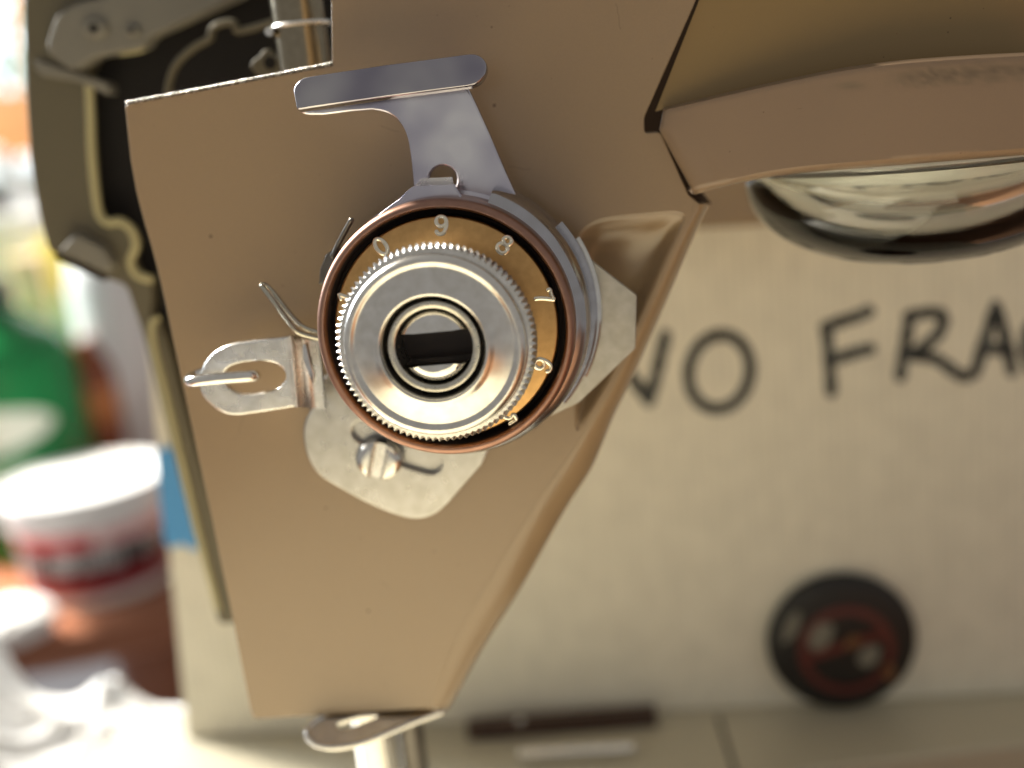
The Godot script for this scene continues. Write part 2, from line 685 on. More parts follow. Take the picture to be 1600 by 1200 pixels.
func paint_image() -> ImageTexture:
	# even enamel with a fine grain, dark specks and short pale scratches
	var sz := 1024
	var im := Image.create(sz, sz, false, Image.FORMAT_RGB8)
	for y in sz:
		for x in sz:
			var v := 0.975 + rng.randf_range(-0.014, 0.014)
			im.set_pixel(x, y, Color(v, v, v))
	for k in 85:
		var x := rng.randi_range(4, sz - 6)
		var y := rng.randi_range(4, sz - 6)
		var d := rng.randf_range(0.55, 0.9)
		var w := 1 + int(pow(rng.randf(), 3.0) * 4.0)
		for a in w:
			for b in w:
				if Vector2(a - (w - 1) / 2.0, b - (w - 1) / 2.0).length() <= w * 0.55:
					im.set_pixel(x + a, y + b, Color(d, d * 0.92, d * 0.84))
	for k in 34:
		var p := Vector2(rng.randi_range(40, sz - 40), rng.randi_range(40, sz - 40))
		var dirn := Vector2.RIGHT.rotated(rng.randf() * TAU)
		var light := rng.randf() < 0.6
		for t in rng.randi_range(8, 38):
			p += dirn.rotated(sin(t * 0.1) * 0.3)
			var c := im.get_pixelv(Vector2i(p))
			im.set_pixelv(Vector2i(p), c.lightened(0.35) if light else c.darkened(0.14))
	return ImageTexture.create_from_image(im)

# ------------------------------------------------------------------ the scene
func _ready() -> void:
	rng.seed = 20110925
	set_camera()
	set_light()
	make_materials()
	build_setting()
	build_machine()
	build_board()
	build_table_things()

func set_camera() -> void:
	var b := Basis(Vector3.UP, deg_to_rad(5.5)) * Basis(Vector3.RIGHT, deg_to_rad(-13.5)) * Basis(Vector3.BACK, deg_to_rad(-6.0))
	cam = Transform3D(b, Vector3.ZERO)
	cam.origin = AXIS + Vector3(0, 0, 16.0) - ray(695, 517) * 125.0
	var c := Camera3D.new()
	c.name = "camera"
	add_child(c)
	c.transform = Transform3D(b, cam.origin * MM)
	var a := CameraAttributesPhysical.new()
	a.frustum_focal_length = 12.0 * F / 600.0
	a.exposure_aperture = a.frustum_focal_length / 4.0
	a.frustum_focus_distance = 0.124
	a.frustum_near = 0.01
	a.frustum_far = 20.0
	c.attributes = a
	c.fov = rad_to_deg(2.0 * atan(600.0 / F))
	c.near = 0.01
	c.far = 20.0

func set_light() -> void:
	var w := WorldEnvironment.new()
	w.name = "room_air"
	var e := Environment.new()
	e.background_mode = Environment.BG_COLOR
	e.background_color = lin(0.295, 0.282, 0.262)
	e.tonemap_mode = Environment.TONE_MAPPER_LINEAR
	e.tonemap_exposure = 1.2
	e.sdfgi_enabled = true
	e.ssao_enabled = true
	e.ssil_enabled = true
	w.environment = e
	add_child(w)
	# sun that comes in at the window, high behind on the left: one patch on the machine's bed, a dimmer one on the things behind
	for k in 2:
		var s := SpotLight3D.new()
		s.name = ["sunbeam_on_bed", "sunbeam_on_table"][k]
		add_child(s)
		s.look_at_from_position(Vector3(-1.5, 1.55, [-0.75, -0.95][k]), [Vector3(-0.02, 0.0, 0.165), Vector3(-0.36, -0.1, -0.56)][k], Vector3.UP)
		s.spot_angle = [6.0, 15.0][k]
		s.spot_angle_attenuation = [1.0, 0.5][k]
		s.spot_range = 8.0
		s.light_size = 0.05
		s.light_color = Color(1.0, 0.965, 0.90)
		s.light_energy = [31.0, 16.0][k]
		s.shadow_enabled = true
	# added area light, unseen at the left, apart from the built window
	var a := AreaLight3D.new()
	a.name = "added_side_light"
	add_child(a)
	a.position = Vector3(-1.75, 0.95, -1.0)
	a.look_at_from_position(a.position, Vector3(-0.25, -0.05, -0.7), Vector3.UP)
	a.area_size = Vector2(1.1, 1.0)
	a.light_color = Color(0.93, 0.97, 1.0)
	a.light_energy = 8.0
	a.shadow_enabled = true


func build_setting() -> void:
	var back := -1900.0
	structure("floor", "dim grey floor below the round wooden table", "floor", plate(PackedVector3Array([Vector3(-2200, -760, 900), Vector3(1500, -760, 900), Vector3(1500, -760, -2300), Vector3(-2200, -760, -2300)]), Vector3.UP, 20.0, 0.0), M.floor_grey)
	var sill := onz(20, 258, back).y
	# wall under and beside the window, window 900 wide and 1000 high
	var x1 := onz(43, 100, back).x + 30.0
	var x0 := x1 - 1150.0
	var top := sill + 1050.0
	var s := Soup.new()
	s.add(box(Vector3((x0 + x1) / 2, (sill - 760) / 2 - 15, back - 60), Vector3(x1 - x0, sill + 730, 120), 2.0))
	s.add(box(Vector3(x1 + 900, 400, back - 60), Vector3(1800, 2300, 120), 2.0))
	s.add(box(Vector3(x0 - 300, 400, back - 60), Vector3(600, 2300, 120), 2.0))
	s.add(box(Vector3((x0 + x1) / 2, top + 240, back - 60), Vector3(x1 - x0, 480, 120), 2.0))
	structure("wall", "pale grey wall below and beside the sunlit window", "wall", s, M.wall_paint)
	structure("sky", "bright hazy sky beyond the window", "sky", plate(PackedVector3Array([Vector3(x0 - 1500, -600, back - 2600), Vector3(x1 + 1500, -600, back - 2600), Vector3(x1 + 1500, 3200, back - 2600), Vector3(x0 - 1500, 3200, back - 2600)]), Vector3.BACK, 10.0, 0.0), M.outside_sky)
	var w := thing("window", "wooden framed window with sunlit foliage outside", "window", Vector3((x0 + x1) / 2, sill, back))
	var rail := onz(20, 245, back).y
	var rail_top := onz(20, 143, back).y
	commit("window_sill", box(Vector3((x0 + x1) / 2, sill - 8, back + 20), Vector3(x1 - x0 + 80, 26, 160), 3.0), M.white_paint, w)
	commit("bottom_rail", box(Vector3((x0 + x1) / 2, (rail + rail_top) / 2, back - 20), Vector3(x1 - x0, rail_top - rail, 50), 3.0), M.orange_wood, w)
	commit("side_frame", box(Vector3(x1 + 1, (sill + top) / 2, back - 20), Vector3(60, top - sill, 52), 3.0), M.orange_wood, w)
	commit("side_frame", box(Vector3(x0 - 1, (sill + top) / 2, back - 20), Vector3(60, top - sill, 52), 3.0), M.orange_wood, w)
	commit("top_rail", box(Vector3((x0 + x1) / 2, top - 20, back - 20), Vector3(x1 - x0, 80, 50), 3.0), M.orange_wood, w)
	commit("pane", box(Vector3((x0 + x1) / 2, (rail_top + top) / 2, back - 22), Vector3(x1 - x0 - 4, top - rail_top, 4), 0.0), M.pane_glass, w)
	var bp := onz(14, 80, back - 900.0)
	var sh := thing("shrub", "sunlit green shrub outside the window", "shrub", Vector3(bp.x, -700, bp.z))
	var lf := Soup.new()
	for k in 1500:
		var c := bp + Vector3(rng.randfn(0, 230), rng.randfn(-60, 260), rng.randfn(0, 150))
		var a := Vector3(rng.randf_range(-1, 1), rng.randf_range(-1, 1), rng.randf_range(-1, 1)).normalized()
		var b := a.cross(Vector3(rng.randf_range(-1, 1), rng.randf_range(-1, 1), 0.3)).normalized()
		var l := rng.randf_range(18, 34)
		lf.quad(c - a * l, c - b * l * 0.45, c + a * l, c + b * l * 0.45)
	commit("crown", lf, M.leaf, sh)
	for k in 3:
		commit("stem", wire(curve3([Vector3(bp.x + k * 30 - 30, -700, bp.z), Vector3(bp.x + k * 60 - 60, bp.y - 400, bp.z), Vector3(bp.x + k * 130 - 130, bp.y + 60, bp.z)]), 9.0, 8), M.stem_brown, sh)

func build_machine() -> void:
	var t := thing("sewing_machine", "old tan sewing machine head with chrome and copper thread tension dial", "sewing machine", Vector3(0, 0, 0))

	build_head(t)
	build_cover(t)
	build_arm(t)
	build_bed(t)
	build_tension(t)

func strip_edge(inner: Array, outer: Array, r: float, back: float) -> Soup:
	var a := smooth(inner, 6)
	var b := smooth(outer, 6)
	var s := Soup.new()
	var prev := []
	for i in a.size():
		var row := []
		for k in 9:
			var q := PI / 2 * k / 8.0
			var p := a[i].lerp(b[i], sin(q))
			row.append(onz(p.x, p.y, -r * (1.0 - cos(q))))
		var e: Vector3 = row[8]
		row.append(Vector3(e.x - 1.5, e.y, -back))
		if prev.size():
			for k in 9:
				s.quad(prev[k], prev[k + 1], row[k + 1], row[k])
		prev = row
	return s

func build_head(t: Node3D) -> void:
	var outer := [[701, 1109], [758, 1007], [815, 917], [881, 800], [926, 728], [960, 648], [985, 598], [1040, 474], [1080, 380], [1107, 322]]
	var inner := [[674, 1107], [712, 1000], [766, 905], [838, 786], [890, 712], [937, 638], [966, 590], [1024, 466], [1066, 374], [1094, 319]]
	var o := [[516, -80], [519, 101, 2], [195, 163, 7], [204, 250], [213, 300], [226, 350], [238, 390], [250, 437], [268, 520], [283, 590], [306, 695], [330, 805], [360, 950], [394, 1124, 12]]
	for p in smooth(inner, 3):
		o.append([p.x, p.y])
	o.append_array([[1076, 305, 3], [1032, 206, 6], [1007, 208, 6], [1006, 184, 6], [1084, 8], [1118, -80]])
	var pocket := smooth([[897, 420], [899, 388], [910, 361], [932, 345], [965, 338], [1010, 334], [1050, 331], [1069, 337], [1064, 358], [1043, 402], [1014, 466], [984, 530], [955, 588], [925, 640], [906, 668], [900, 668], [899, 650], [898, 600], [898, 540], [897, 480]], 5, true)
	commit("head_panel", zplate(rounded(o), 0.0, 3.0, 0.14, [pocket]), M.tan_paint, t)
	commit("head_pocket", dish(pocket, -0.13, [[0.0, 0.0], [0.025, 0.05], [0.06, 0.22], [0.10, 0.55], [0.15, 1.05], [0.21, 1.6], [0.28, 2.1], [0.37, 2.5], [0.5, 2.8], [0.7, 2.95]]), M.tan_paint, t)
	commit("head_side", strip_edge(inner, outer, 4.0, 34.0), M.tan_paint, t)
	commit("bare_top_edge", zplate(rounded([[197, 164, 2], [195, 158, 2], [330, 133], [519, 96], [520, 103]]), 0.25, 3.3, 0.2), M.bare_edge, t)
	commit("seam_backing", zplate(PackedVector2Array([Vector2(1060, -80), Vector2(1160, -80), Vector2(1060, 175), Vector2(1088, 290), Vector2(1112, 318), Vector2(1030, 330), Vector2(985, 200)]), -11.0, 2.0, 0.0), M.seam_dirt, t)  # dark backing plate behind the open seam
	# rods in the opening at the top
	var bar := part("presser_rod", t)
	var c := onz(472, 60, -14)
	commit("rod", lathe([[0, -40], [3.6, -40], [3.6, 40], [0, 40]], c, Vector3.UP, Vector3.BACK, 48), M.oiled_steel, bar)
	var k := onz(472, 40, -14)
	commit("collar", lathe([[3.6, -0.35], [4.0, -0.3], [4.15, 0], [4.0, 0.3], [3.6, 0.35]], k, Vector3.UP, Vector3.BACK, 48), M.satin_steel, bar)
	commit("collar_pin", lathe([[0, -1.0], [0.6, -0.9], [0.75, 0], [0.6, 0.9], [0, 1.0]], onz(423, 50, -12), Vector3.BACK, Vector3.UP, 16), M.chrome, bar)
	# foot of the head: guide and presser bar
	var g := part("lower_thread_guide", t)
	var p0 := onz(590, 1130, 1.0)
	var n := Vector3(0.03, 0.92, 0.38).normalized()
	var on := func(l: PackedVector2Array) -> PackedVector3Array:
		var r := PackedVector3Array()
		for q in l:
			var d := ray(q.x, q.y)
			r.append(cam.origin + d * ((p0 - cam.origin).dot(n) / d.dot(n)))
		return r
	var lip := smooth([[690, 1112], [641, 1130], [584, 1154], [556, 1163], [522, 1168], [499, 1165], [484, 1155], [480, 1143], [487, 1131], [503, 1120]], 6)
	var out_l := lip.duplicate()
	out_l.append_array(PackedVector2Array([Vector2(540, 1100), Vector2(640, 1096)]))
	var hole := smooth([[526, 1131], [540, 1125], [565, 1119], [590, 1118], [572, 1127], [548, 1136], [532, 1138]], 5, true)
	commit("guide_plate", plate(on.call(out_l), n, 0.8, 0.2, [on.call(hole)]), M.chrome, g)
	commit("rolled_lip", wire(on.call(lip), 0.42, 12), M.chrome, g)
	var pb := part("presser_bar", t)
	var b0 := onz(588, 1170, -24)
	commit("bar", lathe([[3.3, -70], [3.3, 0], [3.3, 30]], b0, Vector3.UP, Vector3.BACK, 48), M.chrome, pb)
	var b1 := onz(644, 1165, -27)
	commit("needle_bar", lathe([[2.2, -70], [2.2, 0], [2.2, 30]], b1, Vector3.UP, Vector3.BACK, 40), M.dark_steel, pb)

func build_cover(t: Node3D) -> void:
	var cv := part("end_cover", t)
	var zf := -38.0
	var o := rounded([[34, -90], [37, 60], [40, 160], [46, 250, 20], [58, 325, 20], [74, 390, 8], [122, 420, 10], [196, 446, 12], [222, 520, 30], [262, 680], [300, 830], [342, 976, 8], [372, 974], [360, 900], [322, 760], [288, 640], [262, 540], [246, 500, 8], [236, 500, 6], [238, 470], [236, 434, 6], [216, 432, 10], [203, 408, 10], [213, 385, 12], [206, 360, 12], [186, 345, 8], [160, 350, 8], [148, 330, 14], [140, 230], [135, 118, 8], [150, 86, 6], [222, 74, 4], [234, 56, 6], [300, 26], [372, -8], [520, -70]])
	commit("cover_wall", zplate(o, zf, 3.0, 0.45), M.olive_paint, cv)
	var rim := smooth([[500, -60], [372, -6], [300, 28], [236, 58], [224, 75], [190, 82]], 4)
	commit("rim_edge", wire(to_z(rim, zf + 0.2), 0.55, 8), M.cream_edge, cv)
	var rim2 := smooth([[139, 130], [141, 180], [143, 240], [150, 310], [157, 338], [170, 348], [188, 346], [206, 360], [212, 384], [204, 408], [214, 428], [234, 436]], 5)
	commit("rim_edge", wire(to_z(rim2, zf + 0.2), 0.75, 8), M.cream_edge, cv)
	var rim3 := smooth([[246, 498], [238, 506], [240, 540], [258, 610], [284, 720], [312, 840], [340, 950]], 5)
	commit("rim_edge", wire(to_z(rim3, zf + 0.2), 0.55, 8), M.cream_edge, cv)
	commit("dark_cavity_plate", zplate(rounded([[60, -90], [62, 60], [66, 200], [90, 360], [200, 420], [260, 640], [345, 960], [500, 960], [700, 300], [700, -90]]), zf - 4.5, 3.0, 0.0), M.black_inside, cv)  # black sheet behind the opening, the cavity's shade put into its colour
	var hb := part("hinge_block", cv)
	commit("block", zplate(rounded([[70, 78, 14], [88, 22, 10], [120, 6], [200, -14], [360, -70], [430, -70], [372, -6], [300, 27], [234, 57, 5], [223, 74, 5], [150, 88, 5], [112, 112, 14]]), zf + 3.0, 4.0, 0.4), M.grey_paint, hb)
	for q in [[146, 44, 20], [205, 48, 12]]:
		var l := []
		for k in 10:
			l.append([q[0] + q[2] * cos(TAU * k / 10), q[1] + 0.8 * q[2] * sin(TAU * k / 10)])
		commit("boss", zplate(smooth(l, 3, true), zf + 4.0, 1.6, 0.5), M.grey_paint, hb)
		var h := onz(q[0], q[1], zf + 4.1)
		commit("screw_hole", lathe([[0.0, 0.0], [q[2] * 0.035, 0.0], [q[2] * 0.035, -1.0], [0, -1.0]], h, Vector3.BACK, Vector3.RIGHT, 20), M.black_inside, hb)
	commit("block", zplate(rounded([[52, 92, 10], [112, 112, 10], [170, 130, 12], [172, 150, 8], [120, 128, 8], [60, 118, 10]]), zf + 1.0, 3.0, 0.3), M.grey_paint, hb)
	var cb := part("catch_block", cv)
	commit("block", zplate(rounded([[92, 392, 6], [116, 366, 8], [160, 388, 8], [176, 412, 6], [168, 428, 6]]), zf + 3.0, 4.0, 0.4), M.grey_paint, cb)
	commit("gap", zplate(rounded([[86, 398, 2], [166, 432, 2], [162, 440, 2], [84, 404, 2]]), zf + 0.6, 1.0, 0.1), M.seam_dirt, cb)
	var gk := smooth([[262, 150], [266, 124], [278, 98], [304, 74], [328, 60], [332, 46], [344, 38], [366, 36], [370, 48], [396, 44], [430, 34], [462, 28]], 5)
	commit("casting_rib", wire(to_z(gk, -31.0), 0.55, 10, false, Vector3.BACK, 1.6), M.olive_paint, t)
	var ik := part("inner_link", t)
	commit("link", zplate(rounded([[390, 104, 4], [396, 92, 5], [404, 90, 4], [410, 78, 5], [420, 76, 5], [424, 88, 4], [440, 84, 5], [444, 98, 5], [434, 108, 4], [430, 122, 4], [404, 122, 4]]), -20.0, 2.0, 0.25), M.olive_paint, ik)
	commit("link_hole", lathe([[0.9, 0.05], [0.0, 0.06]], onz(422, 98, -19.9), Vector3.BACK, Vector3.UP, 14), M.black_inside, ik)

func build_arm(t: Node3D) -> void:
	# gilt cover: slightly curved in plan
	var top := smooth([[1124, -80], [1182, -80], [1260, -80], [1350, -80], [1450, -80], [1560, -80], [1700, -80]], 6)
	var bot := smooth([[1024, 174], [1105, 156], [1200, 134], [1300, 114], [1420, 98], [1540, 90], [1700, 84]], 6)
	var s := Soup.new()
	var zc := func(f: float) -> float: return 0.8 + 1.4 * (1.0 - pow(1.0 - f, 2.2))
	var prev := []
	for i in top.size():
		var f := float(i) / (top.size() - 1)
		var row := []
		for k in 13:
			var p := top[i].lerp(bot[i], k / 12.0)
			row.append(onz(p.x, p.y, zc.call(f) - 1.5))
		if prev.size():
			for k in 12:
				s.quad(prev[k], prev[k + 1], row[k + 1], row[k])
		else:
			for k in 12:
				s.quad(row[k] + Vector3(0.8, 0, -6), row[k + 1] + Vector3(0.8, 0, -6), row[k + 1], row[k])
		prev = row
	commit("arm_cover", s, M.gold_paint, t)
	var cs := onz(1490, -26, -0.2)
	var sc := part("cover_screw", t)
	commit("washer", lathe([[3.2, 0.0], [3.0, 0.45], [2.6, 0.5], [2.3, 0.1]], cs, Vector3.BACK, Vector3.RIGHT, 40), M.tan_paint, sc)
	commit("screw_head", lathe([[2.3, 0.0], [0.0, 0.05]], cs, Vector3.BACK, Vector3.RIGHT, 40), M.dark_steel, sc)
	# the tan band under it
	var bt := smooth([[1037, 168], [1100, 153], [1200, 130], [1300, 109], [1350, 101], [1420, 93], [1520, 86], [1660, 79]], 14)
	var bb := smooth([[1085, 304], [1128, 293], [1190, 279], [1255, 270], [1340, 263], [1440, 255], [1540, 247], [1680, 236]], 14)
	var band := Soup.new()
	var zb := func(f: float) -> float: return 0.5 + 8.5 * (1.0 - pow(1.0 - f, 2.5))
	var sm := FastNoiseLite.new()
	sm.seed = 4
	sm.frequency = 0.02
	prev = []
	var pc := []
	var rows := 30
	for i in bt.size():
		var f := float(i) / (bt.size() - 1)
		var row := []
		var cc := []
		var z: float = zb.call(f)
		var bl := Vector2(1030, 203)
		row.append(onz(bt[i].x, bt[i].y, z) + Vector3(0, -0.2, -9))
		cc.append(Color(1, 1, 1))
		for k in rows + 1:
			var v := float(k) / rows
			var p := bt[i].lerp(bb[i], v)
			if f < 0.12:                      # the slanted end by the seam
				var e := bl.lerp(bb[0], clampf((v - 0.24) / 0.76, 0, 1)) if v > 0.24 else bt[0].lerp(bl, v / 0.24)
				p = e.lerp(bt[i].lerp(bb[i], v), smoothstep(0.0, 0.12, f))
			var dz := 0.0
			var edge := 0.05
			if v < edge:
				dz = 1.2 * pow(1.0 - v / edge, 2)
			elif v > 0.94:
				dz = 1.6 * pow((v - 0.94) / 0.06, 2)
			row.append(onz(p.x, p.y, z - dz))
			var n := sm.get_noise_2d(p.x * 1.2, p.y * 6.0)
			var n2 := sm.get_noise_2d(p.x * 9.0 + 700, p.y * 9.0)
			var col := Color(1, 1, 1)
			var y0 := bt[i].y
			# grey rub mark along the upper edge and a pale scrape beside it
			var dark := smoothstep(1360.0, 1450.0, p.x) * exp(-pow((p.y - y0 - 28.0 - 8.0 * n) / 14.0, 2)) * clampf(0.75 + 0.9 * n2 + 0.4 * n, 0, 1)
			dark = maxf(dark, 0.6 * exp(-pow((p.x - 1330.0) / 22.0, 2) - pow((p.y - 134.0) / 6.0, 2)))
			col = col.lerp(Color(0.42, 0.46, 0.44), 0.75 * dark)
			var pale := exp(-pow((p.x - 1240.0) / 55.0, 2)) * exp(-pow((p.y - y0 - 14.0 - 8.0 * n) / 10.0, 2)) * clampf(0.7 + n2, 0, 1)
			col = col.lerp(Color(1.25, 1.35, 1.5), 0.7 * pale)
			cc.append(col)
		row.append(row[-1] + Vector3(0, 0.25, -75))
		cc.append(Color(1, 1, 1))
		if prev.size():
			for k in row.size() - 1:
				band.quad(prev[k], prev[k + 1], row[k + 1], row[k])
				band.col.append_array(PackedColorArray([pc[k], pc[k + 1], cc[k + 1], pc[k], cc[k + 1], cc[k]]))
		else:
			for k in row.size() - 1:
				band.quad(row[k] + Vector3(0.6, 0, -5), row[k + 1] + Vector3(0.6, 0, -5), row[k + 1], row[k])
				for w in 6:
					band.col.append(Color(1, 1, 1))
		prev = row
		pc = cc
	commit("arm_band", band, M.band_paint, t)
	commit("arm_back", zplate(rounded([[1000, -80], [1720, -80], [1720, 296], [1500, 322], [1200, 352, 4], [1050, 360, 4]]), -84.0, 9.0, 1.0), M.tan_paint, t)
	# lamp lens
	var ln := part("lamp_lens", t)
	var c := onz(1437, 262, -17.0)
	var prof := []
	for k in 25:
		var a := PI / 2 * k / 24.0
		prof.append([maxf(23.4 * pow(sin(a), 0.92), 0.0), -12.6 * pow(cos(a), 0.95)])
	prof[0][0] = 0.0
	prof.append([23.4, 1.2])
	prof.append([21.0, 1.6])
	for k in range(24, -1, -1):
		var a := PI / 2 * k / 24.0
		prof.append([20.6 * sin(a), 1.6 - 9.6 * cos(a)])
	prof[-1][0] = 0.0
	commit("lens", lathe(prof, c, Vector3.UP, Vector3.BACK, 96), M.lens_glass, ln)
	var rp := [[21.0, 3.4], [20.3, 1.2]]
	for k in 15:
		var a := PI / 2 * (1.0 - k / 14.0)
		rp.append([19.4 * sin(a), 1.0 - 4.6 * cos(a)])
	commit("added_white_bowl", lathe(rp, c, Vector3.UP, Vector3.BACK, 64), M.bowl_white, ln)  # white bowl added inside the glass so the lens looks paler
func build_bed(t: Node3D) -> void:
	var l := rounded([[215, 1108, 8], [320, 1112], [700, 1112], [1120, 1088], [1720, 1052], [1720, 1150], [1480, 1176], [1250, 1204, 6], [1240, 1290]])
	var pts := to_y(l, 0.0)
	var last := pts[pts.size() - 1]
	pts.append_array(PackedVector3Array([Vector3(last.x + 6, 0, 120), Vector3(90, 0, 150), Vector3(90, 0, 330), Vector3(-150, 0, 330), Vector3(-120, 0, -60)]))  # unseen front of the bed, added to reflect light onto chrome and head
	commit("bed", plate(pts, Vector3.UP, 60.0, 0.8), M.cream_enamel, t)
	var a := ony(1122, 1119, 0.0)
	var b := ony(1150, 1210, 0.0)
	var d := (b - a).normalized()
	var w := d.cross(Vector3.UP) * 0.45
	commit("bed_joint", plate(PackedVector3Array([a + w + Vector3.UP * 0.05, b + w + Vector3.UP * 0.05, b - w + Vector3.UP * 0.05, a - w + Vector3.UP * 0.05]), Vector3.UP, 0.3, 0.0), M.seam_dirt, t)
	var r0 := ony(818, 1178, 2.0)
	var r1 := ony(985, 1168, 2.0)
	var m := (r0 + r1) / 2
	var x := Vector3.ZERO
	commit("slide_rail", wire(PackedVector3Array([r0, m, r1]), 1.3, 16), M.bright_chrome, t)
	var q0 := ony(732, 1150, 0.0)
	var q1 := ony(1026, 1128, 0.0)
	x = (q1 - q0).normalized()
	var br := thing("brown_bar", "dark brown flat bar lying on the cream bed against the board", "bar", (q0 + q1) / 2)
	commit("body", box((q0 + q1) / 2 + Vector3(0, 1.9, 0.5), Vector3((q1 - q0).length(), 3.8, 3.5), 0.5, Basis(x, Vector3.UP, x.cross(Vector3.UP))), M.brown_bar, br)
	var sp := onz(812, 1127, ((q0 + q1) / 2).z + 2.6)
	commit("glint_bead", lathe([[0.9, -0.3], [0.85, 0.2], [0.5, 0.5], [0, 0.6]], sp, Vector3.BACK, Vector3.RIGHT, 20), M.chrome, br)  # chrome bead added to give the bar a bright glint
	origin = Vector3.ZERO

func arc_px(cx: float, cy: float, r: float, from: float, to: float, n: int) -> Array:
	var o := []
	for k in n + 1:
		var a := deg_to_rad(lerpf(from, to, float(k) / n))
		o.append([cx + r * cos(a), cy - r * sin(a)])
	return o

func dial_ring(r: float, from: float, to: float, n: int, z: float) -> PackedVector3Array:
	var o := PackedVector3Array()
	for k in n + 1:
		var a := deg_to_rad(lerpf(from, to, float(k) / n))
		o.append(AXIS + Vector3(r * cos(a), r * sin(a), z))
	return o

func build_tension(t: Node3D) -> void:
	# ---- mounting plate with its arc slot and clamp screw
	var mp := part("mounting_plate", t)
	var o := rounded([[495, 600], [488, 638, 8], [473, 662, 24], [475, 700, 20], [490, 737, 20], [520, 757, 30], [580, 790, 40], [625, 807, 20], [651, 812, 16], [677, 806, 14], [697, 790, 14], [722, 761], [752, 727], [770, 690], [700, 540], [560, 540]])
	var slot := PackedVector2Array()
	var sl := dial_ring(19.5, 226, 253, 14, 1.9)
	var sl2 := dial_ring(22.6, 253, 226, 14, 1.9)
	for p in sl:
		slot.append(px_of(p))
	for k in range(1, 6):
		var a := deg_to_rad(253.0)
		var c := AXIS + Vector3(21.05 * cos(a), 21.05 * sin(a), 1.9)
		var dirn := Vector3(cos(a), sin(a), 0) * -cos(PI * k / 6.0) + Vector3(-sin(a), cos(a), 0) * sin(PI * k / 6.0)
		slot.append(px_of(c + dirn * 1.55))
	for p in sl2:
		slot.append(px_of(p))
	for k in range(1, 6):
		var a := deg_to_rad(226.0)
		var c := AXIS + Vector3(21.05 * cos(a), 21.05 * sin(a), 1.9)
		var dirn := Vector3(cos(a), sin(a), 0) * cos(PI * k / 6.0) - Vector3(-sin(a), cos(a), 0) * sin(PI * k / 6.0)
		slot.append(px_of(c + dirn * 1.55))
	commit("plate", zplate(o, 1.9, 0.9, 0.22, [slot]), M.plate_steel, mp)
	var under := rounded([[505, 640, 10], [500, 690, 30], [560, 760, 30], [650, 785, 30], [690, 765, 20], [728, 700], [620, 600]])
	commit("under_plate", zplate(under, 0.85, 0.7, 0.1), M.plate_steel, mp)
	var sc := part("clamp_screw", t)
	var c0 := onz(590, 722, 3.2)
	for e in 2:
		var l := PackedVector3Array()
		for k in 25:
			var a := deg_to_rad((4.0 if e == 0 else 184.0) + 172.0 * k / 24.0 - 18.0 - 90.0)
			l.append(c0 + Vector3(cos(a), sin(a), 0) * 2.75 + Vector3(cos(deg_to_rad(-18.0)), sin(deg_to_rad(-18.0)), 0) * (0.42 if e == 0 else -0.42))
		commit("screw_half", plate(l, Vector3.BACK, 1.7, 1.15, [], 6), M.chrome, sc)
	commit("screw_slot", lathe([[2.4, 0.0], [0.0, 0.0]], c0 + Vector3(0, 0, -0.75), Vector3.BACK, Vector3.RIGHT, 32), M.satin_steel, sc)
	# ---- matte tab on the far side of the dial
	commit("side_tab", zplate(rounded([[860, 380], [913, 398, 3], [995, 461, 3], [993, 545, 3], [905, 629, 3], [860, 650]]), 4.6, 0.7, 0.12), M.matte_tab, t)
	# ---- take-up lever
	var lv := part("release_lever", t)
	var lo := rounded([[462, 160, 6], [466, 174, 6], [478, 180, 10], [505, 180], [545, 175], [582, 172], [603, 175, 12], [621, 186, 14], [633, 204, 14], [639, 226, 20], [643, 258], [647, 300], [660, 400], [830, 400], [806, 303], [790, 268], [765, 209], [745, 165], [730, 134, 4], [640, 146]])
	var hl := smooth(arc_px(692, 280, 21, 0, 337.5, 15), 3, true)
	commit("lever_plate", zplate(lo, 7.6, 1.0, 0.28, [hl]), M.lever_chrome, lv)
	# finger pad: a lip in front of the lever, leaning out at the top
	var pl := onz(470, 170, 12.0)
	var pr := onz(745, 133, 12.0)
	var pt := onz(600, 100, 11.2)
	var nn := (pr - pl).cross(pt - pl).normalized()
	var lf := PackedVector3Array()
	for q in rounded([[457, 136, 9], [470, 121, 10], [500, 116], [600, 101], [700, 88], [744, 82, 16], [761, 96, 16], [760, 116, 14], [745, 133, 14], [600, 152], [476, 170, 5], [463, 172, 6]]):
		var d := ray(q.x, q.y)
		lf.append(cam.origin + d * ((pl - cam.origin).dot(nn) / d.dot(nn)))
	commit("finger_pad", plate(lf, nn, 1.3, 0.32), M.darkened_chrome, lv)
	var wb := Soup.new()
	var w0 := [onz(476, 164, 11.0), onz(728, 131, 11.0), onz(728, 134, 7.4), onz(474, 168, 7.4)]
	wb.quad(w0[3], w0[2], w0[1], w0[0])
	wb.quad(w0[0] + Vector3(0, 0.6, 0), w0[1] + Vector3(0, 0.6, 0), w0[2] + Vector3(0, 0.6, 0), w0[3] + Vector3(0, 0.6, 0))
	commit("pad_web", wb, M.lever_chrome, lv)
	# ---- eyelet bracket on the left with its wire hook
	var br := part("thread_guide_bracket", t)
	var bo := rounded([[451, 526, 2], [400, 532], [358, 538, 14], [338, 547, 14], [323, 561, 10], [313, 580, 10], [311, 600, 10], [314, 617, 10], [328, 632, 12], [346, 645, 14], [368, 650, 14], [410, 644], [461, 636, 2]])
	var bh := rounded([[349, 590, 12], [352, 576, 10], [370, 568, 12], [400, 564], [430, 566, 14], [447, 580, 12], [446, 596, 12], [432, 610, 14], [400, 616], [374, 618, 12], [354, 606, 12]])
	commit("bracket_plate", zplate(bo, 8.6, 0.9, 0.25, [bh]), M.satin_steel, br)
	var fold := Soup.new()
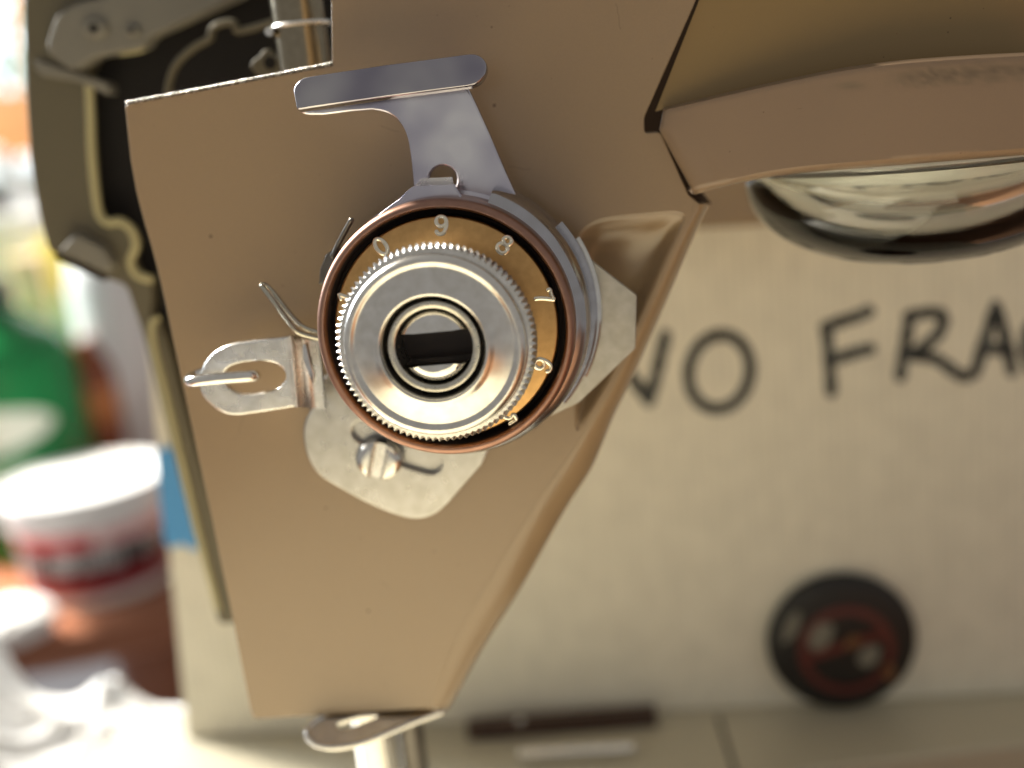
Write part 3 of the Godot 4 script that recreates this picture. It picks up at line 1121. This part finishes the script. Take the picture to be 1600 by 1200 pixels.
	var ft := curve3([onz(450, 526, 8.6), onz(456, 526, 8.5), onz(463, 527, 7.4), onz(470, 529, 6.4), onz(482, 531, 5.6), onz(498, 533, 5.4)], 4)
	var fb := curve3([onz(460, 636, 8.6), onz(466, 636, 8.5), onz(473, 636, 7.4), onz(480, 637, 6.4), onz(492, 638, 5.6), onz(508, 639, 5.4)], 4)
	for i in ft.size() - 1:
		var dz := Vector3(0, 0, -0.8)
		fold.quad(ft[i], fb[i], fb[i + 1], ft[i + 1])
		fold.quad(ft[i + 1] + dz, fb[i + 1] + dz, fb[i] + dz, ft[i] + dz)
		fold.quad(ft[i] + dz, ft[i], ft[i + 1], ft[i + 1] + dz)
		fold.quad(fb[i], fb[i] + dz, fb[i + 1] + dz, fb[i + 1])
	commit("bracket_fold", fold, M.satin_steel, br)
	commit("wire_hook", wire(curve3(zpts([[400, 587, 7.4], [398, 587, 9.2], [390, 588, 10.2], [360, 590, 10.6], [325, 593, 10.6], [302, 595, 10.2], [297, 594, 8.8], [303, 588, 7.4], [318, 582, 6.6]]), 6), 0.72, 14), M.chrome, br)
	commit("bright_spur", zplate(rounded([[472, 540, 3], [478, 536, 3], [482, 552], [486, 570], [491, 585], [489, 603, 3], [480, 580], [473, 562]]), 9.2, 0.8, 0.15), M.chrome, br)
	# ---- check spring
	var cs := part("check_spring", t)
	commit("spring_wire", wire(curve3(zpts([[500, 529, 9.0], [486, 526, 9.2], [470, 521, 9.4], [460, 514, 9.5], [446, 496, 9.5], [428, 472, 9.5], [413, 452, 9.4], [409, 446, 9.1], [414, 445, 8.7], [424, 454, 8.5], [440, 474, 8.5], [458, 496, 8.5], [476, 512, 8.5], [500, 520, 8.5]]), 6), 0.30, 12), M.wire_steel, cs)
	commit("spring_end", wire(curve3(zpts([[549, 344, 10.0], [546, 349, 9.8], [540, 360, 9.5], [533, 373, 9.2], [527, 385, 9.0], [520, 400, 9.0]]), 5), 0.34, 12), M.dark_steel, cs)
	commit("spring_stop", zplate(rounded([[509, 398, 2], [526, 386, 3], [540, 400], [530, 440], [498, 445], [500, 420]]), 8.5, 0.9, 0.2), M.dark_steel, cs)
	# ---- the dial itself
	var d := part("tension_dial", t)
	commit("tension_disc", dial([[16.7, 6.4], [17.3, 6.4], [17.5, 6.55], [17.55, 6.8], [17.3, 7.0], [16.7, 7.0]], 60, -44, 36), M.cup_steel, d)
	commit("tension_disc", dial([[17.2, 5.2], [17.75, 5.2], [18.0, 5.35], [18.05, 5.6], [17.8, 5.8], [17.2, 5.8]], 60, -31, 27), M.chrome, d)
	commit("dial_cup", dial([[13.0, 4.6], [16.6, 4.6], [16.9, 4.9], [16.85, 5.5], [16.7, 7.5], [16.75, 9.0], [16.6, 10.4], [16.2, 11.4], [15.6, 12.0], [14.6, 12.3], [13.0, 12.4]], 110, -124, 66), M.cup_steel, d)
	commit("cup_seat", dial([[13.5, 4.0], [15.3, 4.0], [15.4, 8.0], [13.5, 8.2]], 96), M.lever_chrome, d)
	# stop tab over the rim, its top bent back
	var tb := rounded([[575, 350], [603, 326], [624, 311], [636, 298, 8], [645, 291, 3], [707, 288, 3], [713, 299, 6], [721, 311], [738, 320], [766, 326]])
	for k in 9:
		var bq := px_of(AXIS + Vector3(cos(deg_to_rad(62.0 + 8.0 * k)) * 14.2, sin(deg_to_rad(62.0 + 8.0 * k)) * 14.2, 12.9))
		tb.append(bq)
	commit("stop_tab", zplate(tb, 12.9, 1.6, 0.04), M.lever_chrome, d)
	var a0 := onz(646, 292.5, 12.8)
	var a1 := onz(707, 289.5, 12.8)
	var a2 := onz(707, 276, 10.4)
	var a3 := onz(658, 275, 10.4)
	commit("stop_tab_bend", plate(PackedVector3Array([a0, a1, a2, a3]), (a1 - a0).cross(a2 - a0), 0.9, 0.12), M.satin_steel, d)
	commit("dial_rim", dial([[13.5, 6.0], [14.9, 6.2], [15.0, 9.0], [15.07, 14.8], [15.0, 15.5], [14.75, 15.95], [14.4, 16.1], [14.15, 16.05], [13.95, 15.8], [13.85, 15.2]], 160), M.copper, d)
	commit("dial_groove", dial([[13.85, 15.2], [13.7, 12.6], [13.3, 12.4], [13.1, 12.5], [13.06, 14.6]], 128), M.groove_black, d)
	commit("dial_face", dial([[13.06, 14.6], [13.03, 14.85], [12.9, 15.0], [12.7, 15.07], [10.4, 15.35], [8.6, 15.5]], 128), M.copper_face, d)
	# raised numerals, stroke by stroke, their heads towards the rim
	var ellipse := func(cx: float, cy: float, rx: float, ry: float) -> Array:
		var l := []
		for k in 18:
			l.append([cx + rx * cos(TAU * k / 18.0), cy + ry * sin(TAU * k / 18.0)])
		return l
	var nine := [[[0.25, 0.18], [0.24, -0.06], [0.14, -0.36], [-0.04, -0.46], [-0.2, -0.42], [-0.25, -0.32]]]
	var six := [[[-0.25, -0.18], [-0.24, 0.06], [-0.14, 0.36], [0.04, 0.46], [0.2, 0.42], [0.25, 0.32]]]
	var marks := {
		"9": [85.7, 12.0, nine, [ellipse.call(0.0, 0.2, 0.25, 0.26)]],
		"8": [49.2, 12.0, [], [ellipse.call(0.0, 0.24, 0.20, 0.21), ellipse.call(0.0, -0.22, 0.26, 0.25)]],
		"7": [13.2, 12.0, [[[-0.27, 0.32], [-0.26, 0.44], [-0.1, 0.42], [0.1, 0.42], [0.27, 0.46], [0.12, 0.12], [0.0, -0.2], [-0.06, -0.46]]], []],
		"6": [-25.5, 12.0, six, [ellipse.call(0.0, -0.2, 0.25, 0.26)]],
		"5": [-60.0, 12.55, [[[0.24, 0.44], [0.0, 0.43], [-0.18, 0.44], [-0.21, 0.1], [-0.05, 0.16], [0.14, 0.12], [0.26, -0.08], [0.22, -0.32], [0.04, -0.46], [-0.16, -0.43], [-0.25, -0.32]]], []],
		"4": [-97.0, 12.2, [[[0.1, -0.46], [0.1, 0.0], [0.1, 0.46], [-0.1, 0.2], [-0.3, -0.14], [0.0, -0.14], [0.3, -0.14]]], []],
		"1": [157.0, 12.0, [[[-0.14, 0.3], [0.0, 0.4], [0.05, 0.46], [0.05, 0.0], [0.05, -0.46]]], []],
		"0": [121.5, 12.0, [], [ellipse.call(0.0, 0.0, 0.25, 0.45)]],
	}
	for ch in marks:
		var a: float = deg_to_rad(float(marks[ch][0]))
		var at_r: float = marks[ch][1]
		var out_v := Vector3(cos(a), sin(a), 0)
		var across := Vector3(sin(a), -cos(a), 0)
		var ds := Soup.new()
		for kind in 2:
			for st in marks[ch][2 + kind]:
				var l := PackedVector3Array()
				for q in smooth(st, 4, kind == 1):
					var r: float = at_r + q.y * 2.15
					l.append(AXIS + out_v * r + across * (q.x * 2.3) + Vector3(0, 0, 15.5 - (r - 8.6) * 0.104 + 0.02))
				ds.add(wire(l, 0.265, 10, kind == 1, Vector3.BACK, 0.75))
		commit("digit", ds, M.digit_silver, d)
	# ---- knob with slanted knurling
	var kb := part("tension_knob", d)
	var kn := Soup.new()
	var teeth := 92
	var zs := [22.0, 22.25, 23.5, 23.85]
	var rr := [[10.25, 10.25], [10.55, 11.0], [10.55, 11.0], [10.35, 10.55]]
	var grid := []
	for k in 4:
		var ring := PackedVector3Array()
		for i in teeth * 4:
			var saw: float = [0.0, 0.55, 1.0, 0.45][i % 4]
			var r: float = lerpf(rr[k][0], rr[k][1], saw)
			var a: float = TAU * (float(i) / (teeth * 4)) - (float(zs[k]) - 22.0) * 0.028
			ring.append(AXIS + Vector3(r * cos(a), r * sin(a), zs[k]))
		grid.append(ring)
	for k in 3:
		for i in teeth * 4:
			var j := (i + 1) % (teeth * 4)
			kn.quad(grid[k][i], grid[k][j], grid[k + 1][j], grid[k + 1][i])
	for i in teeth * 4:
		var j := (i + 1) % (teeth * 4)
		var ai: Vector3 = grid[3][i] - AXIS
		var aj: Vector3 = grid[3][j] - AXIS
		kn.quad(grid[3][i], grid[3][j], AXIS + Vector3(aj.x, aj.y, 0).normalized() * 9.75 + Vector3(0, 0, 23.9), AXIS + Vector3(ai.x, ai.y, 0).normalized() * 9.75 + Vector3(0, 0, 23.9))
		var bi: Vector3 = grid[0][i] - AXIS
		var bj: Vector3 = grid[0][j] - AXIS
		kn.quad(grid[0][j], grid[0][i], AXIS + Vector3(bi.x, bi.y, 0).normalized() * 9.2 + Vector3(0, 0, 22.0), AXIS + Vector3(bj.x, bj.y, 0).normalized() * 9.2 + Vector3(0, 0, 22.0))
	commit("knurled_rim", kn, M.knob_steel, kb, 30.0)
	commit("knob_skirt", dial([[9.0, 15.0], [9.0, 21.0], [9.3, 22.1]], 96), M.knob_steel, kb)
	commit("knob_cap", dial([[10.2, 23.8], [10, 23.95], [9.96, 24.3], [9.86, 24.65], [9.66, 24.95], [9.38, 25.12], [9.12, 25.15], [8.92, 25.05], [8.73, 24.9], [8.51, 24.88], [7.58, 25.12], [6.66, 25.4], [6.35, 25.55], [6.2, 25.75], [5.88, 25.85], [5.7, 25.78], [5.55, 25.5], [5.32, 24.6], [5.28, 23.2]], 160), M.knob_steel, kb)
	commit("knob_bore", dial([[5.38, 23.2], [5.0, 23.1]], 96), M.groove_black, kb)
	commit("centre_sleeve", dial([[5.1, 23.0], [5.06, 24.7], [4.95, 24.95], [4.7, 25.0], [4.4, 24.98], [4.22, 24.85], [4.12, 24.4], [4.1, 20.0]], 96), M.sleeve_steel, kb)
	commit("sleeve_floor", dial([[4.2, 20.1], [0.0, 20.1]], 64), M.groove_black, kb)
	for e in 2:
		var l := PackedVector3Array()
		var off := 1.35 if e == 0 else -1.85
		var r := 4.0
		var h := asin(absf(off) / r)
		for k in 31:
			var a := lerpf(h, PI - h, k / 30.0) + (0.0 if e == 0 else PI)
			l.append(AXIS + Vector3(cos(a) * r, sin(a) * r, 25.15))
		commit("split_stud", plate(l, Vector3.BACK, 4.0, 1.35, [], 8), M.chrome, kb)

func ribbon(pts: Array, w: float, z: float) -> Soup:
	# a marker stroke: a strip with round ends, a hair proud of the board
	var l := smooth(pts, 8)
	var s := Soup.new()
	var n := l.size()
	var e0 := (l[1] - l[0]).normalized()
	var e1 := (l[n - 1] - l[n - 2]).normalized()
	var rows := []
	for k in 5:
		var a := PI / 2 * k / 5.0
		rows.append([l[0] - e0 * cos(a) * w * 0.5, e0.orthogonal() * w * 0.5 * maxf(sin(a), 0.02)])
	for i in n:
		var wob := 1.0 + 0.10 * sin(i * 0.9 + pts[0][0]) * (1.0 if i > 0 and i < n - 1 else 0.0)
		rows.append([l[i], (l[mini(i + 1, n - 1)] - l[maxi(i - 1, 0)]).normalized().orthogonal() * w * 0.5 * wob])
	for k in range(4, -1, -1):
		var a := PI / 2 * k / 5.0
		rows.append([l[n - 1] + e1 * cos(a) * w * 0.5, e1.orthogonal() * w * 0.5 * maxf(sin(a), 0.02)])
	var dz := Vector3(0, 0, -0.02)
	for i in rows.size() - 1:
		var a: Vector3 = onz(rows[i][0].x + rows[i][1].x, rows[i][0].y + rows[i][1].y, z)
		var b: Vector3 = onz(rows[i][0].x - rows[i][1].x, rows[i][0].y - rows[i][1].y, z)
		var c: Vector3 = onz(rows[i + 1][0].x - rows[i + 1][1].x, rows[i + 1][0].y - rows[i + 1][1].y, z)
		var d: Vector3 = onz(rows[i + 1][0].x + rows[i + 1][1].x, rows[i + 1][0].y + rows[i + 1][1].y, z)
		if (b - a).cross(c - a).z > 0:
			s.quad(a, b, c, d)
		else:
			s.quad(d, c, b, a)
		s.quad(a, d, d + dz, a + dz)
		s.quad(c, b, b + dz, c + dz)
	return s

func build_board() -> void:
	var zb := -95.0
	var t := thing("cardboard_sign", "cream corrugated board with NO FRAC hand lettered in black marker", "sign", Vector3(60, 0, zb))
	var left := onz(262, 860, zb).x - 1.0
	var o := PackedVector3Array([Vector3(onz(292, 1150, zb).x, 0.2, zb), Vector3(left + 330, 0.2, zb), Vector3(left + 330, onz(1150, 356, zb).y + 8, zb), Vector3(onz(216, 392, zb).x, onz(1150, 356, zb).y + 8, zb)])
	commit("board", plate(o, Vector3.BACK, 4.0, 0.3), M.board, t)
	var n := 0
	for g in LETTERS():
		var lt := part("letter", t)
		for st in g:
			n += 1
			commit("stroke", ribbon(st, 19.0, zb + 0.05 + 0.03 * (n % 4)), M.marker_ink, lt)
	# painter's tape round its left edge
	var tape := PackedVector3Array()
	for q in rounded([[243, 706], [262, 700], [330, 690], [330, 852], [300, 860], [285, 850], [268, 856], [256, 848], [249, 780]]):
		tape.append(onz(q.x, q.y, zb + 0.6))
	var tp := thing("blue_tape", "blue masking tape stuck over the left edge of the board", "tape", tape[0])
	commit("tape", plate(tape, Vector3.BACK, 0.5, 0.0), M.blue_tape, tp)
	# button badge
	var bc := onz(1316, 1005, zb + 3.0)
	var bd := thing("button_badge", "round black button badge with a red prohibition ring, before the board", "badge", bc)
	var rb := 115.0 / F * -(cam.affine_inverse() * bc).z
	commit("badge_disc", lathe([[0, -2.0], [rb * 0.97, -2.0], [rb, -1.2], [rb * 0.985, -0.2], [rb * 0.93, 0.5], [rb * 0.8, 1.0], [rb * 0.5, 1.6], [0, 1.9]], bc, Vector3.BACK, Vector3.RIGHT, 72), M.badge_black, bd)
	var px := 1.0 / F * -(cam.affine_inverse() * bc).z
	var rc := bc + Vector3(4 * px, -7 * px, 0)
	commit("red_ring", lathe([[61 * px, 1.0], [61 * px, 2.0], [74 * px, 1.75], [74 * px, 0.7]], rc, Vector3.BACK, Vector3.RIGHT, 64), M.badge_red, bd)
	var sl := PackedVector3Array()
	for q in [[1374, 985], [1383, 997], [1262, 1036], [1256, 1023]]:
		sl.append(onz(q[0], q[1], bc.z + 2.25))
	commit("red_slash", plate(sl, Vector3.BACK, 0.3, 0.0), M.badge_red, bd)
	for q in [[[1222, 1000], [1232, 968], [1250, 956], [1246, 985], [1228, 1004]], [[1264, 1008], [1274, 978], [1300, 976], [1300, 996], [1282, 1020]], [[1340, 1032], [1352, 1012], [1374, 1012], [1370, 1034], [1352, 1042]]]:
		commit("pale_mark", zplate(smooth(q, 4, true), bc.z + 2.15, 0.3, 0.0), M.badge_pale, bd)
	for q in [[[1318, 1010], [1330, 994], [1344, 996], [1340, 1010], [1326, 1014]], [[1380, 1052], [1390, 1036], [1400, 1050], [1392, 1066]]]:
		commit("orange_mark", zplate(smooth(q, 4, true), bc.z + 2.45, 0.3, 0.0), M.badge_orange, bd)

func LETTERS() -> Array:
	var ring := arc_px(1124, 581, 1.0, 100, 468, 30)
	for q in ring:
		q[0] = 1124 + (q[0] - 1124) * 48.0 + (q[1] - 581) * -4.0
		q[1] = 581 + (q[1] - 581) * 58.0
	return [
		[[[944, 614], [947, 570], [951, 528]], [[950, 527], [975, 568], [1000, 608], [1015, 626]], [[1014, 627], [1024, 592], [1032, 556], [1040, 524]]],
		[ring],
		[[[1291, 510], [1294, 540], [1297, 580], [1299, 612]], [[1289, 512], [1315, 502], [1340, 494], [1358, 486]], [[1298, 562], [1320, 556], [1340, 550], [1360, 545]]],
		[[[1421, 494], [1417, 525], [1411, 560], [1407, 588]], [[1419, 495], [1445, 489], [1468, 490], [1474, 502], [1464, 524], [1440, 544], [1414, 556]], [[1416, 556], [1445, 557], [1470, 565], [1495, 584], [1512, 588]]],
		[[[1524, 582], [1534, 548], [1546, 510], [1556, 478]], [[1556, 479], [1566, 510], [1574, 545], [1581, 580]], [[1532, 548], [1550, 546], [1578, 545]]],
		[[[1668, 496], [1640, 486], [1614, 504], [1602, 540], [1610, 572], [1636, 588], [1664, 576]]],
	]

func upright(called: String, prof: Array, at: Vector3, m: Material, parent: Node, uvs := false, segs := 72) -> void:
	commit(called, lathe(prof, at, Vector3.UP, Vector3.FORWARD, segs, 0, 360, uvs), m, parent)

func label_image(w: int, h: int, base: Color, bands: Array, marks: Array) -> ImageTexture:
	# bands: [u0, v0, u1, v1, colour]; marks: rows of small print [u0, v0, u1, v1, colour, letters]
	var im := Image.create(w, h, false, Image.FORMAT_RGB8)
	im.fill(base)
	for b in bands:
		im.fill_rect(Rect2i(int(b[0] * w), int(b[1] * h), int((b[2] - b[0]) * w), int((b[3] - b[1]) * h)), b[4])
	for b in marks:
		var x := int(b[0] * w)
		var step := int((b[2] - b[0]) * w / b[5])
		var y := int(b[1] * h)
		var hh := int((b[3] - b[1]) * h)
		for k in b[5]:
			var kind := rng.randi() % 4
			var xx: int = x + k * step
			var t := maxi(2, step / 5)
			im.fill_rect(Rect2i(xx, y, t, hh), b[4])
			if kind != 0:
				im.fill_rect(Rect2i(xx + step * 6 / 10, y, t, hh), b[4])
			if kind != 1:
				im.fill_rect(Rect2i(xx, y, step * 7 / 10, t), b[4])
			if kind != 2:
				im.fill_rect(Rect2i(xx, y + hh / 2, step * 7 / 10, t), b[4])
			if kind == 3:
				im.fill_rect(Rect2i(xx, y + hh - t, step * 7 / 10, t), b[4])
	return ImageTexture.create_from_image(im)

func build_table_things() -> void:
	# ---- round wooden table and the tub on it
	var tub := atd(164, 908, 780)
	var ty := tub.y
	var p := [ony(40, 1000, ty), ony(160, 975, ty), ony(275, 915, ty)]
	var a := Vector2(p[0].x, p[0].z)
	var b := Vector2(p[1].x, p[1].z)
	var c := Vector2(p[2].x, p[2].z)
	var dd := 2.0 * (a.x * (b.y - c.y) + b.x * (c.y - a.y) + c.x * (a.y - b.y))
	var cc := Vector2((a.length_squared() * (b.y - c.y) + b.length_squared() * (c.y - a.y) + c.length_squared() * (a.y - b.y)) / dd, (a.length_squared() * (c.x - b.x) + b.length_squared() * (a.x - c.x) + c.length_squared() * (b.x - a.x)) / dd)
	var rad := cc.distance_to(b)
	if rad > 420.0 or rad < 150.0 or cc.y > b.y:
		rad = 330.0
		var nrm := (b - (a + c) / 2).normalized()
		cc = b - nrm * rad
	var tb := thing("round_table", "round reddish brown wooden table with the lidded tub on it", "table", Vector3(cc.x, -760, cc.y))
	var tc := Vector3(cc.x, ty, cc.y)
	upright("table_top", [[0, -30], [rad - 8, -30], [rad - 1, -24], [rad, -14], [rad - 2, -4], [rad - 7, 0], [0, 0]], tc, M.red_wood, tb, false, 128)
	upright("pedestal", [[150, -760 - ty], [140, -740 - ty], [40, -700 - ty], [32, -400 - ty], [45, -60], [120, -31]], tc, M.red_wood, tb)
	var tt := thing("plastic_tub", "white lidded plastic tub with red and black label, on the round table", "tub", tub)
	upright("tub_body", [[46.5, 0], [48.5, 2], [49, 6], [52.5, 64]], tub, M.tub_label, tt, true)
	upright("tub_rim", [[52.2, 54], [55.5, 56], [57.0, 70], [56, 72], [50, 72]], tub, M.white_plastic, tt)
	upright("tub_lid", [[55.5, 69.5], [58.2, 70], [58.6, 77], [57, 79], [53.5, 79.2], [52, 76.8], [30, 76.8], [0, 77]], tub, M.white_plastic, tt)
	# ---- green bottle
	var gb := Vector3(atd(58, 893, 900).x, ty, atd(58, 893, 900).z)
	var g := thing("green_bottle", "dark green bottle with pale oval labels and a black cap", "bottle", gb)
	var s := 900.0 / F
	upright("bottle_body", [[114 * s, 0], [118 * s, 4], [119 * s, 60], [118 * s, 275 * s], [108 * s, 305 * s], [70 * s, 338 * s], [48 * s, 358 * s], [44 * s, 366 * s]], gb, M.green_label, g, true)
	upright("bottle_cap", [[40 * s, 360 * s], [49 * s, 362 * s], [49 * s, 396 * s], [45 * s, 400 * s], [0, 400 * s]], gb, M.black_plastic, g)
	# ---- small amber bottle
	var ab := Vector3(atd(200, 880, 940).x, ty, atd(200, 880, 940).z)
	var am := thing("amber_bottle", "slim reddish brown bottle behind the tub, beside the green bottle", "bottle", ab)
	s = 940.0 / F
	upright("bottle_body", [[0, 0], [30 * s, 0], [34 * s, 6], [34 * s, 215 * s], [28 * s, 240 * s], [14 * s, 262 * s], [13 * s, 275 * s], [0, 276 * s]], ab, M.amber, am)
	upright("bottle_band", [[34.3 * s, 150 * s], [34.6 * s, 152 * s], [34.6 * s, 200 * s], [34.3 * s, 202 * s]], ab, M.orange_print, am)
	# ---- white jug with a loop handle
	var jb := Vector3(atd(258, 850, 980).x, ty, atd(258, 850, 980).z)
	var jg := thing("white_jug", "tall translucent white plastic jug standing behind the tub", "jug", jb)
	s = 980.0 / F
	upright("jug_body", [[0, 0], [62 * s, 0], [68 * s, 8], [68 * s, 330 * s], [60 * s, 380 * s], [36 * s, 430 * s], [22 * s, 450 * s]], jb, M.jug_white, jg)
	upright("jug_cap", [[26 * s, 446 * s], [28 * s, 448 * s], [28 * s, 480 * s], [0, 482 * s]], jb, M.white_plastic, jg)
	# ---- bright pitcher at the far left, seen above the green bottle
	var wb := Vector3(atd(112, 900, 1080).x, ty, atd(112, 900, 1080).z)
	var wp := thing("white_pitcher", "overexposed white pitcher with arched handle behind the green bottle", "pitcher", wb)
	s = 1080.0 / F
	upright("pitcher_body", [[0, 0], [78 * s, 0], [88 * s, 10], [84 * s, 300 * s], [76 * s, 400 * s], [72 * s, 400 * s], [70 * s, 360 * s], [0, 350 * s]], wb, M.white_plastic, wp)
	var hp := []
	for k in 13:
		var an := PI * k / 12.0
		hp.append(wb + Vector3(54 * cos(an), 385 + 105 * sin(an), 0) * Vector3(s, s, 1))
	commit("handle", wire(curve3(hp, 3), 7.0, 14), M.white_plastic, wp)
	# ---- peach wooden stick and yellow cap
	var sb := Vector3(atd(140, 880, 990).x, ty, atd(140, 880, 990).z)
	var st := thing("wooden_paddle", "pale peach wooden paddle upright behind the green bottle", "paddle", sb)
	s = 990.0 / F
	commit("blade", box(sb + Vector3(0, 190 * s, 0), Vector3(46 * s, 380 * s, 8), 3.0), M.peach_wood, st)
	var yb := Vector3(atd(180, 880, 1010).x, ty, atd(180, 880, 1010).z)
	var yl := thing("yellow_bottle", "narrow yellow green bottle between the paddle and the jug", "bottle", yb)
	s = 1010.0 / F
	upright("bottle_body", [[0, 0], [26 * s, 0], [28 * s, 5], [28 * s, 265 * s], [20 * s, 295 * s], [12 * s, 310 * s]], yb, M.pale_green, yl)
	upright("bottle_cap", [[13 * s, 305 * s], [20 * s, 310 * s], [20 * s, 385 * s], [14 * s, 393 * s], [0, 395 * s]], yb, M.yellow_plastic, yl)
	# ---- crumpled white paper on the table edge and the cloth in front
	var cp := ony(28, 1004, ty)
	var pp := thing("crumpled_paper", "small crumpled white paper glaring in the sun on the round table", "paper", cp)
	commit("paper", crumple(cp + Vector3(0, 15, 0), Vector3(30, 16, 26), 6.0, 7), M.white_cloth, pp, 25.0)
	build_cloth()
	# the sewing table
	var y := -60.0
	structure("worktop", "reddish brown wooden worktop under the sewing machine", "worktop", plate(PackedVector3Array([Vector3(-330, y, 420), Vector3(520, y, 420), Vector3(520, y, -130), Vector3(-330, y, -130)]), Vector3.UP, 28.0, 2.0), M.worktop_wood)

func crumple(c: Vector3, r: Vector3, amp: float, sd: int) -> Soup:
	var n := FastNoiseLite.new()
	n.noise_type = FastNoiseLite.TYPE_CELLULAR
	n.seed = sd
	n.frequency = 0.9
	n.fractal_octaves = 2
	var s := Soup.new()
	var rows := []
	for i in 19:
		var a := PI * i / 18.0
		var row := PackedVector3Array()
		for j in 33:
			var w := TAU * (j % 32) / 32.0
			var d := Vector3(sin(a) * cos(w), cos(a), sin(a) * sin(w))
			row.append(c + d * r + d * amp * n.get_noise_3dv(d * 2.0))
		rows.append(row)
	for i in 18:
		for j in 32:
			s.quad(rows[i][j], rows[i][j + 1], rows[i + 1][j + 1], rows[i + 1][j])
	return s

func build_cloth() -> void:
	var base := atd(80, 1180, 300)
	var t := thing("white_cloth", "crumpled white cloth heaped at the end of the sewing machine bed", "cloth", base)
	var ridge := smooth([[-120, 900], [-60, 940], [0, 1005], [30, 1052], [62, 1084], [110, 1090], [150, 1074], [182, 1056], [202, 1076], [240, 1100], [285, 1104], [330, 1112]], 8)
	var n := FastNoiseLite.new()
	n.seed = 31
	n.frequency = 0.012
	n.fractal_type = FastNoiseLite.FRACTAL_RIDGED
	n.fractal_octaves = 2
	var s := Soup.new()
	var prev := PackedVector3Array()
	var nu := 100
	for k in 61:
		var v := float(k) / 60.0
		var row := PackedVector3Array()
		for i in nu + 1:
			var q := ridge[int(float(i) / nu * (ridge.size() - 1))]
			var far := atd(q.x, q.y, 330.0)
			var near := atd(q.x * 0.8 - 40.0, 1330.0, 235.0)
			var m := far.lerp(near, v)
			# heap: bulges upward and towards the camera between the far edge and the near one
			m += Vector3(0.0, 6.0, 6.0) * sin(PI * v)
			var w := n.get_noise_3d(m.x * 1.6, m.y * 0.8, m.z * 1.6)
			m += Vector3(2.0, 9.0, 4.0) * w * smoothstep(0.0, 0.25, v)
			row.append(m)
		if k > 0:
			for i in nu:
				s.quad(prev[i], row[i], row[i + 1], prev[i + 1])
		else:
			pass
		prev = row
	commit("cloth", s, M.white_cloth, t, 60.0)
